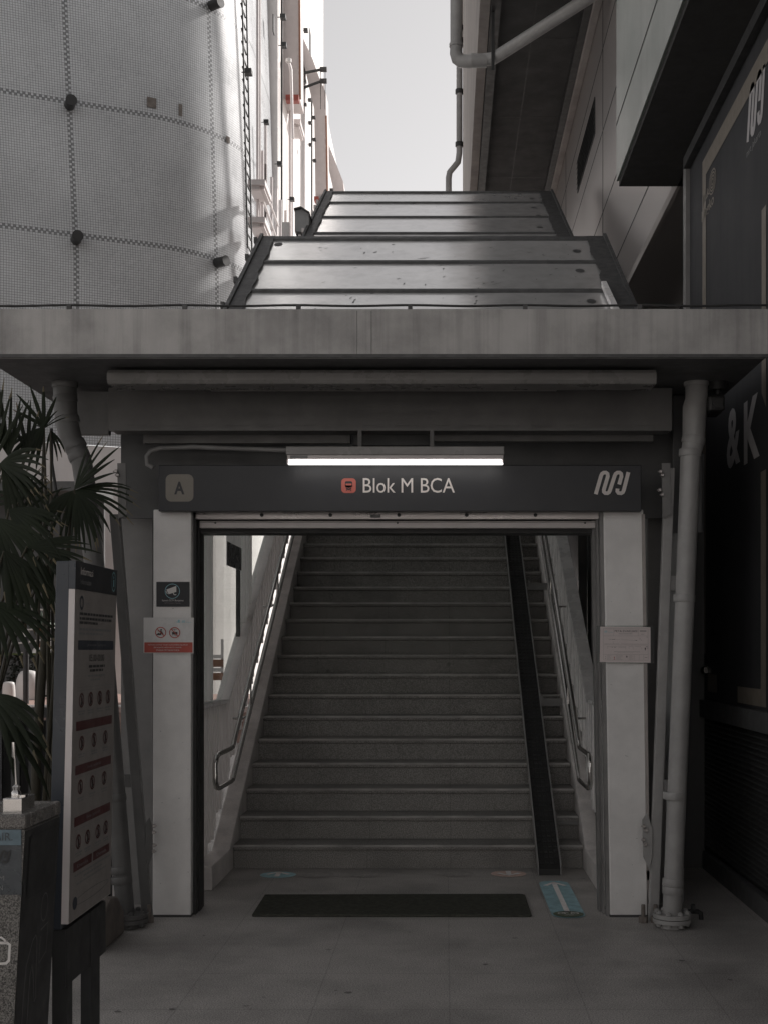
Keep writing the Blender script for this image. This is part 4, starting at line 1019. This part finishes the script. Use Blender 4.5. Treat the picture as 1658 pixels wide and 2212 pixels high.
b = MB(); b.hexa([nt_+V((.0015,-.0015,.001)),ft_+V((.0015,0,.001)),ft_.lerp(fb_,HV)+V((.0015,0,0)),nt_.lerp(nb_,HV)+V((.0015,-.0015,0))],[nt_+wT+V((-.001,-.0015,.001)),ft_+wT+V((-.001,0,.001)),ft_.lerp(fb_,HV)+wT+V((-.001,0,0)),nt_.lerp(nb_,HV)+wT+V((-.001,-.0015,0))]); b.build('header', M['totemblue'], tt)
b = MB(); b.rect(m2, .0,1.0,.0,HV); b.build('header_face', M['navy'], tt)
text('Informasi', m3, .10,.38,.035,.014, M['logo'], tt)
text('Information', m3, .10,.34,.061,.047, M['ink_grey'], tt)
b = MB(); b.ring(m3, .90,.037,.055,.006,.030,k=.6); b.ell(m3,.90,.024,.010,.004); b.rect(m3,.89,.915,.031,.052); b.build('info_symbol', M['teal'], tt)
def bars(b, x0, x1, v, h, seed):
    r = random.Random(seed); x = x0
    while x < x1-.02:
        w_ = min(r.uniform(.03,.09), x1-x); b.rect(m2, x, x+w_, v, v+h); x += w_+.012
b = MB()
for i, (x1, v) in enumerate(((.90,.140),(.88,.153),(.52,.165))): bars(b,.10,x1,v,.007,i)
for i, (x0,x1,v) in enumerate(((.33,.72,.289),(.36,.68,.301))): bars(b,x0,x1,v,.007,20+i)
b.build('text_line', M['ink'], tt)
b = MB()
for i, (x1, v) in enumerate(((.86,.184),(.65,.196))): bars(b,.10,x1,v,.006,10+i)
for i, (x0,x1,v) in enumerate(((.31,.72,.317),(.38,.64,.329),(.10,.95,.874),(.30,.75,.887),(.15,.85,.900))): bars(b,x0,x1,v,.005,30+i)
for v in (.350,.359): b.rect(m2,.08,.94,v,v+.0010)
for v in (.481,.602,.748): b.rect(m2,.08,.94,v,v+.0010)
b.build('small_text_line', M['ink_grey'], tt)
b = MB(); b.rect(m2,.08,.93,.218,.245); b.build('hours_band', M['totemnavy'], tt)
text('Jam operasional | Operating hours', m3, .28,.74,.236,.227, M['ink_grey'], tt)
text('05.00-00.00', m2, .34,.70,.278,.258, M['ink'], tt)
b = MB(); b.ring(m2,.14,.113,.045,.018,.020,k=.4); b.build('notice_symbol', M['totemnavy'], tt)
text('Disclaimer', m2, .20,.33,.117,.109, M['ink_grey'], tt)
bi = MB(); bt_ = MB(); br_ = MB()
def picto(cx, cy):
    br_.ring(m2, cx, cy, .056, .013, .021, k=.4); br_.ribbon(m3,[(cx-.034,cy-.014),(cx+.034,cy+.014)],.006)
    bi.ell(m2,cx+.005,cy-.012,.011,.0035); bi.flat(m2,[(cx-.013,cy-.008),(cx+.020,cy-.008),(cx+.026,cy+.004),(cx+.011,cy+.015),(cx-.018,cy+.014),(cx-.008,cy+.003)])
for cy, xs in [(.387,[.18,.39,.61,.82]),(.508,[.20,.49,.77]),(.631,[.19,.47,.76]),(.784,[.17,.38,.63,.83])]:
    for cx in xs:
        picto(cx, cy); bars(bt_, cx-.07, cx+.08, cy+.029, .0045, int(cx*100)+int(cy*100)); bars(bt_, cx-.06, cx+.07, cy+.037, .0035, int(cx*90))
br_.build('prohibition_print', M['ringd'], tt); bi.build('pictogram_print', M['ink'], tt); bt_.build('caption_print', M['ink_grey'], tt)
for v in (.445,.568,.712):
    b = MB(); b.rect(m2,.07,.93,v,v+.026); b.build('red_band', M['totemred'], tt)
for v in (.568,.712): text('Denda : Rp500.000', m3, .34,.66,v+.018,v+.009, M['ink_grey'], tt)
for (x0,x1) in ((.07,.49),(.52,.93)):
    b = MB(); b.rect(m2,x0,x1,.838,.864); b.build('red_band', M['totemred'], tt)
    text('Denda', m3, x0+.08,x0+.32,.856,.847, M['ink_grey'], tt)
b = MB(); b.ring(m2,.12,.953,.05,.045,.018,k=.4); b.ring(m2,.5,.953,.42,.004,.014,k=.3); b.build('contact_box', M['totemnavy'], tt)
# legs
for (y0_, y1_) in ((YN+.30, YN+.42),):
    MB().box(nb_.x-.045,nb_.x-.01,y0_,y1_,0,nb_.z-.02).build('leg', M['black'], tt)
MB().box(nb_.x-.060,nb_.x-.01,YN+.02,YN+.08,0,nb_.z-.02).build('leg', M['black'], tt)
MB().box(nb_.x-.055,nb_.x-.012,YN+.01,YR-.02,nb_.z-.21,nb_.z-.021).build('leg_head', M['black'], tt)
MB().box(nb_.x-.12,nb_.x+.05,YN,YR,0.001,.012).build('foot_plate', M['black'], tt)
# granite water dispenser
dp = thing('drinking_fountain', 'granite drinking fountain with dark plates at the lower left corner', 'drinking fountain', (-1.45,3.8,0))
XR_, Y0_, Y1_, ZT = -1.203, 3.66, 3.99, 1.055
XLf = -1.72
b = MB(); b.hexa([(XLf-.05,Y0_+.0,0),(XR_-.062,Y0_,0),(XR_-.062,Y1_,0),(XLf-.05,Y1_,0)], [(XLf,Y0_,ZT-.045),(XR_-.004,Y0_,ZT-.045),(XR_-.004,Y1_,ZT-.045),(XLf,Y1_,ZT-.045)]); b.build('body', M['gran'], dp)
b = MB(); 
for (xa,xb,ya,yb) in ((XLf,XR_,Y0_-.006,Y0_+.05),(XLf,XR_,Y1_-.045,Y1_+.004),(XR_-.05,XR_,Y0_+.051,Y1_-.046),(XLf,XLf+.05,Y0_+.051,Y1_-.046)): b.box(xa,xb,ya,yb,ZT-.044,ZT)
b.build('rim', M['granedge'], dp, bevel=.008)
MB().box(XLf+.05,XR_-.05,Y0_+.05,Y1_-.046,ZT-.040,ZT-.022).build('basin', M['steel'], dp)
def fm(lift): # front face map in pixels
    return lambda u, v: P(u, v, Y0_-lift)
def slx(z): return XR_-.004 - .058*(ZT-.045-z)/(ZT-.045)
mf, mf2 = fm(.002), fm(.004)
b = MB(); b.rrect(mf,-60,47.5,1932,1789,6); b.build('front_plate', M['plate'], dp)
b = MB(); b.rect(mf2,-60,46.5,1825,1792); b.build('front_plate_header', M['platetop'], dp)
text('AIR.', fm(.006), -12, 28, 1815, 1798, M['plate'], dp)
b = MB(); logo(b, fm(.005), -20, 1864, 28, 1, -1); b.build('railway_emblem', M['black'], dp)
text('M', fm(.005), -2, 10, 1901, 1891, M['ink_grey'], dp); text('N', fm(.005), -2, 7, 1922, 1912, M['ink_grey'], dp)
b = MB(); b.ribbon(mf,[(-20,2040),(-18,2082),(14,2080),(20,2074),(22,2040),(16,2036),(-20,2036)],6); b.ribbon(mf,[(-14,2036),(-8,2026),(4,2024),(11,2030),(13,2036)],4.5); b.build('bag_symbol', M['white'], dp)
def sm_(lift): return lambda y, z: V((slx(z)+lift, y, z))
ms, ms2 = sm_(.002), sm_(.004)
b = MB(); b.rect(ms, Y0_+.004, Y1_-.004, .02, ZT-.05); b.build('side_plate', M['sidepl'], dp)
b = MB(); b.rrect(ms2, Y0_+.04,Y1_-.03,.80,ZT-.07,.02); b.build('side_screen', M['black'], dp)
b = MB(); yc = Y0_+.215; b.ring(ms2,yc,.745,.034,.004,.044,k=1)
b.ribbon(ms2,[(Y0_+.06,.12),(Y0_+.06,.50),(Y0_+.07,.60),(Y0_+.12,.665),(Y0_+.145,.675),(Y0_+.16,.655),(Y0_+.17,.53),(Y0_+.18,.48),(Y0_+.165,.47),(Y0_+.14,.56),(Y0_+.125,.59),(Y0_+.11,.56),(Y0_+.105,.12),(Y0_+.085,.09),(Y0_+.06,.12)],.005)
b.ribbon(ms2,[(Y0_+.19,.68),(Y0_+.26,.69),(Y0_+.255,.60),(Y0_+.19,.58),(Y0_+.19,.66)],.005); b.build('figure_outline', M['outline'], dp)
tap = MB().box(P(19,0,3.75).x,P(60,0,3.75).x,3.70,3.82,ZT-.012,P(0,1722,3.72).z).build('tap_block', M['steel'], dp, bevel=.003)
p = P(36,1719,3.76); b = MB()
b.tube([p,p+V((0,0,.012)),p+V((0,0,.018)),p+V((0,0,.028)),p+V((0,0,.034))],[.014,.014,.009,.012,.006],14)
b.tube([p+V((0,0,.03)),p+V((-.004,0,.11)),p+V((-.007,0,.118)),p+V((-.008,0,.160))],[.0032,.0032,.006,.005],10); b.build('spout', M['steel'], tap, smooth=50)
b = MB(); p2 = P(52,1720,3.75); b.tube([p2,p2+V((0,0,.006))], .013, 16); b.build('push_button', M['steel'], tap, smooth=50)

# fence behind, boulder
fn = thing('slatted_fence', 'low black slatted fence behind the palm', 'fence', (-2.8,7.6,0))
MB().box(-5.0,-2.02,7.62,7.66,1.12,1.18).build('top_rail', M['black'], fn)
for i in range(28): x = -4.9+i*.105; MB().box(x,x+.05,7.60,7.63,0,1.12).build('slat', M['dark'], fn)
MB().box(-5.0,-2.02,7.70,7.74,0,1.10).build('backing', M['black'], fn)
b = MB(); xs_ = (-2.05,-1.72)
b.prism([(xs_[0],6.38,0),(xs_[0],6.86,0),(xs_[0],6.84,.13),(xs_[0],6.72,.225),(xs_[0],6.58,.245),(xs_[0],6.44,.20)], (xs_[1]-xs_[0],0,0))
tag(b.build('stone_block', M['stone'], None, bevel=.02, loc=(-1.88,6.6,0)), 'rough grey stone block behind the totem near the bent downpipe foot', 'stone')

# ---- palm
def fan_leaf(b, bd, hub, direction, n, length, spread, width, droop, rnd, up=(0,0,1)):
    d = V(direction).normalized(); u = V(up); s = d.cross(u)
    if s.length < .1: s = V((0,1,0))
    s.normalize(); u2 = s.cross(d)
    for k in range(n):
        a = (k/(n-1)-.5)*spread + rnd.uniform(-.04,.04); L_ = length*1.08*(1-.25*abs(a)/(spread/2+.01))*rnd.uniform(.88,1.08)
        dr = (d*math.cos(a) + s*math.sin(a)).normalized(); fold = (u2 + s*.25*rnd.uniform(-1,1)).normalized()
        wv = dr.cross(fold).normalized(); pts = []; segs = 7; p = V(hub); cur = V(dr)
        for j in range(segs+1):
            t_ = j/segs; wd = width*.52*(math.sin(min(1, t_*1.6+.12)*math.pi/2))*(1-t_**3)*.5 + .002
            if j == segs: wd = .0015
            ridge = fold*wd*.45
            pts.append((p-wv*wd, p+ridge, p+wv*wd)); cur = (cur + V((0,0,-droop*(.35+t_)/segs*1.6))).normalized(); p = p + cur*L_/segs
        base_ = []; fs = []
        for tr in pts: base_ += list(tr)
        for j in range(segs): i = 3*j; fs += [(i,i+1,i+4,i+3),(i+1,i+2,i+5,i+4)]
        # tips dry on some blades
        if bd is not None and rnd.random() < .55:
            b.add(base_, fs[:-2]); bd.add(base_[-6:], [(0,1,4,3),(1,2,5,4)])
        else: b.add(base_, fs)
def palm(name, label, leaves, stems, seed, base):
    rnd = random.Random(seed); t = thing(name, label, 'palm', base)
    for (px, py, Y, tx, ty, dY, n, length, spread, droop, wd) in leaves:
        hub = P(px,py,Y); d = P(tx,ty,Y+dY)-hub; bl_, bd_ = MB(), MB()
        ang = rnd.uniform(-.3,.3)
        fan_leaf(bl_, bd_, hub, d, n, length, spread, wd, droop, rnd, up=(rnd.uniform(-.5,.5),-1,rnd.uniform(-.1,.7)))
        lf = bl_.build('frond', M['leaf'], t, smooth=80)
        if bd_.f: bd_.build('dry_tip', M['leafdry'], lf)
        b = MB(); root = V((base[0]+rnd.uniform(-.12,.12), base[1]+rnd.uniform(-.1,.1), .35+rnd.uniform(-.1,.5)))
        mid = root.lerp(hub,.55)+V((0,0,.16)); b.tube([root, root.lerp(mid,.5)+V((0,0,.05)), mid, mid.lerp(hub,.6)+V((0,0,.03)), hub], [.010,.009,.007,.006,.005], 6); b.build('leaf_stalk', M['stem'], lf, smooth=60)
    for (x, y, h, lx) in stems:
        b = MB(); b.tube([(x,y,0),(x+lx*.3,y,h*.5),(x+lx,y,h)], [.028,.024,.018], 8); b.build('trunk', M['stem'], t, smooth=60)
PI = math.pi
L1 = [ # px,py,Y, target px,py,dY, blades, length, spread, droop, width
 (162,1056,6.0, 215,985,-.05, 6,.30,.9,.15,.034), (162,1060,6.0, 262,1065,-.05,9,.33,1.2,.6,.030), (165,1065,6.0, 205,1150,-.1,10,.33,1.1,.8,.032),
 (160,1060,6.0, 110,1130,.0,7,.28,1.3,.7,.034), (96,921,6.3, 70,850,.0,5,.20,1.4,.1,.036), (96,925,6.3, 120,880,.1,5,.16,1.6,.4,.026),
 (96,922,6.3, 30,985,-.1,6,.30,.9,.6,.040), (110,930,6.4, 130,990,0,5,.16,1.2,.9,.020)]
L2 = [ (0,1003,5.6, 60,995,-.1,9,.34,1.0,.5,.036), (5,1003,5.6, 70,1080,0,9,.34,1.2,.6,.034), (20,1100,5.5, 110,1140,-.1,9,.34,1.1,.6,.032),
 (60,1180,5.4, 130,1175,0,7,.28,.7,.3,.032), (-10,1120,5.5, 60,1200,-.1,10,.45,1.2,.6,.046), (10,1190,5.4, 70,1270,0,9,.40,1.1,.7,.042),
 (-20,1300,5.4, 60,1350,-.1,8,.40,1.1,.7,.050), (-20,1500,5.3, 60,1550,-.1,6,.43,.8,.8,.055),
 (20,985,6.0, 15,900,0,6,.34,.9,.05,.040), (-15,1000,6.0, -5,900,0,5,.36,.9,.05,.042), (60,975,6.1,62,905,.05,5,.26,.9,.05,.034), (40,1085,5.9,20,1010,.1,8,.24,2.0,.5,.032),
 (100,1120,6.1,70,1070,.1,8,.26,2.0,.5,.028),(85,1200,5.9,70,1290,.0,8,.32,1.3,.6,.034),(0,1560,5.4,50,1600,0,5,.38,.9,.9,.05),(120,1190,6.0,160,1260,0,7,.26,1.2,.7,.03),(30,1130,5.7,60,1090,0,8,.28,1.8,.6,.03)]
palm('fan_palm', 'dark green fan palm with drooping tipped fronds in front of the bent downpipe', L1, [(-2.05,6.3,2.0,.1),(-1.95,6.35,1.6,.2)], 4, (-2.02,6.3,0))
palm('fan_palm', 'dense dark fan palm filling the left edge of the picture', L2, [(-2.25,5.9,1.9,.05),(-2.35,5.8,1.6,-.05)], 9, (-2.28,5.85,0))
sp_ = thing('bamboo_stake', 'thin dark upright stake behind the palm fronds', 'stake', P(120,1400,6.5))
MB().tube([P(112,925,6.5),P(113,1000,6.5),P(125,1080,6.5),P(138,1210,6.5),P(140,1700,6.5)], .008, 8).build('cane', M['black'], sp_)

# ---- far left courtyard
b = MB(); b.box(-13,-3.0,20.8,29.3,0.0,.5); tag(b.build('raised_pavement', M['brickpave']), kind='structure')
b = MB(); b.box(-13,-3.0,22.6,23.3,.501,.515); tag(b.build('pale_paving_strip', M['kerb']), kind='structure')
def Pz(px, Y, z): return V(((px-CX)*Y/F, Y, z))
pw = thing('dark_wall', 'dark panel standing in for shadow on the ground floor of the tiled building behind the plastic palm', 'wall', (-9,28.5,0))
MB().box(-14,-7.6,28.4,28.5,.501,4.9).build('panel', M['darkwall'], pw)  # shadow on the lower wall put into this panel's dark colour
MB().box(-14,-7.5,27.0,28.8,4.901,5.1).build('awning', M['soffit'], pw)
he = MB(); rd = random.Random(5)
for i in range(1400):
    c = V((rd.uniform(-9.2,-7.4), rd.uniform(26.6,27.2), rd.uniform(.52,1.40))); a = rd.uniform(0,6.28); e = rd.uniform(-1,1); s_ = .05
    u = V((math.cos(a),math.sin(a),e)).normalized()*s_; v_ = u.orthogonal().normalized()*s_*.6
    he.add([c-u,c-v_,c+u,c+v_],[(0,1,2,3)])
ho = he.build('hedge', M['hedge'], None, loc=(-8.3,26.9,.5)); tag(ho, 'clipped dark hedge below the plastic palm', 'hedge')
b = MB(); b.box(-9.2,-7.3,26.58,27.3,1.41,1.45); o = b.build('planter_edge', M['grass'], None, loc=(-8.2,27,1.41)); tag(o, 'yellow green rim on top of the dark hedge', 'planter rim')  # yellow green strip along the hedge top
pp = thing('plastic_palm', 'small artificial palm with orange trunk and green leaves in the courtyard', 'artificial palm', Pz(93,27,1.46))
t0, t1_ = P(92,1408,27), P(93,1356,27)
MB().tube([t0, t0.lerp(t1_,.5)+V((.02,0,0)), t1_], [.11,.05,.09], 10).build('trunk', M['ptrunk'], pp, smooth=60)
for k in range(9):
    a = k/9*2*PI; b = MB(); pts = []; p = P(92,1350,27)
    for j in range(6):
        t_ = j/5; pts.append(p + V((math.cos(a)*.34*t_, math.sin(a)*.3*t_, .14*math.sin(t_*2.6)-.16*t_*t_)))
    vs = []; 
    for j, q_ in enumerate(pts): w_ = .06*math.sin(PI*(.15+.8*j/5)); sd_ = V((-math.sin(a),math.cos(a),0)); vs += [q_-sd_*w_, q_+V((0,0,.02)), q_+sd_*w_]
    b.add(vs, [(3*j,3*j+1,3*j+4,3*j+3) for j in range(5)]+[(3*j+1,3*j+2,3*j+5,3*j+4) for j in range(5)]); b.build('leaf', M['pleaf'], pp, smooth=60)
b = MB(); p = P(92,1330,27); b.tube([P(92,1350,27),P(90,1320,27)], [.07,.01], 8); b.build('leaf', M['pleaf'], pp)
rl = thing('ramp_railing', 'pale metal railing beside the plastic palm', 'railing', P(60,1420,27.6))
b = MB()
for (x0,y0_,x1,y1_) in ((70,1314,122,1320),(26,1362,120,1356),(26,1391,118,1378),(33,1412,60,1409)): b.tube([P(x0,y0_,27.6),P(x1,y1_,27.6)], .02, 6)
b.build('rail', M['kerb'], rl)
b = MB(); b.tube([P(116,1320,27.6),P(113,1382,27.6)], .025, 6); b.build('post', M['kerb'], rl)
for (x0,x1,y0_,y1_,Y,nm,lb,cat) in ((100,121,1384,1412,26.9,'stone_block','grey stone block right of the plastic palm trunk','stone'),):
    a, c = P(x0,y1_,Y), P(x1,y0_,Y); o = MB().box(a.x,c.x,Y,Y+.3,1.452,c.z).build(nm, M['kerb'], None, bevel=.03, loc=(a.x,Y,1.45)); tag(o, lb, cat)
def dome(name, px, pyt, pyb, rx, Y, m, lb, cat, sq=.5):
    c = P(px,pyb,Y); ry = (pyb-pyt)*Y/F; r_ = rx*Y/F; b = MB(); vs = []
    for i in range(7):
        th = i/6*PI/2*.98
        for k in range(18): a = k/18*2*PI; vs.append((c.x+r_*math.cos(th)**sq*math.cos(a), c.y+r_*math.cos(th)**sq*math.sin(a)*.8, c.z+ry*math.sin(th)))
    b.add(vs, [(i*18+k,i*18+(k+1)%18,(i+1)*18+(k+1)%18,(i+1)*18+k) for i in range(6) for k in range(18)] + [tuple(108+k for k in range(18))])
    o = b.build(name, m, None, smooth=60, loc=c); return tag(o, lb, cat)
dome('rounded_form', 62,1447,1510,29,26,M['white'],'smooth white rounded seat in the courtyard behind the palm blades','form')  # plain white dome, not identified as any particular thing
dome('stone_block', 20,1472,1508,14,25,M['white'],'small square white block at the left picture edge in the courtyard','block',.2)
dome('stone_block', 106,1462,1500,9,26.5,M['white'],'small white block right of the rounded seat','block',.2)
dome('rock', 84,1398,1413,14,26.8,M['kerb'],'grey rock at the foot of the plastic palm, left','rock'); dome('rock', 108,1402,1413,9,26.7,M['kerb'],'grey rock at the foot of the plastic palm, right','rock')
bd2 = thing('bollard', 'black bollard with white cap in front of the hedge', 'bollard', Pz(57,24,.5))
a = P(57,1375,24); MB().tube([(a.x,24,.5),(a.x,24,a.z)], .055, 12).build('post', M['black'], bd2, smooth=40)
MB().tube([(a.x,24,a.z),(a.x,24,a.z+.10)], .06, 12).build('cap', M['white'], bd2, smooth=40)
# things outside the glass
ob = thing('work_barrier', 'orange and white work barrier seen blurred through the stair glazing', 'barrier', (-5.4,22,0))
b = MB()
for z in (1.02,1.24): b.box(-4.45,-3.65,21.0,21.05,z,z+.12)
b.build('board', M['orange'], ob)
b = MB()
for z in (1.16,1.38): b.box(-4.45,-3.65,21.0,21.04,z,z+.06)
for x in (-4.4,-4.0,-3.7): b.box(x,x+.04,21.06,21.1,.5,1.7)
b.build('frame', M['pinkw'], ob)

# unseen block added behind the viewer to shade the entrance and bounce light in
ng = thing('unseen_light_block', 'unseen low pale block with dark bands added behind the viewer to shape the light', 'building', (0,-15,0))
MB().box(-26,26,-22,-14,0,7.5).build('block', M['column'], ng)
b = MB()
for k in range(2): b.box(-25.5,25.5,-13.998,-13.95,1.2+k*3.2,2.6+k*3.2)
b.build('block_band', M['black'], ng)
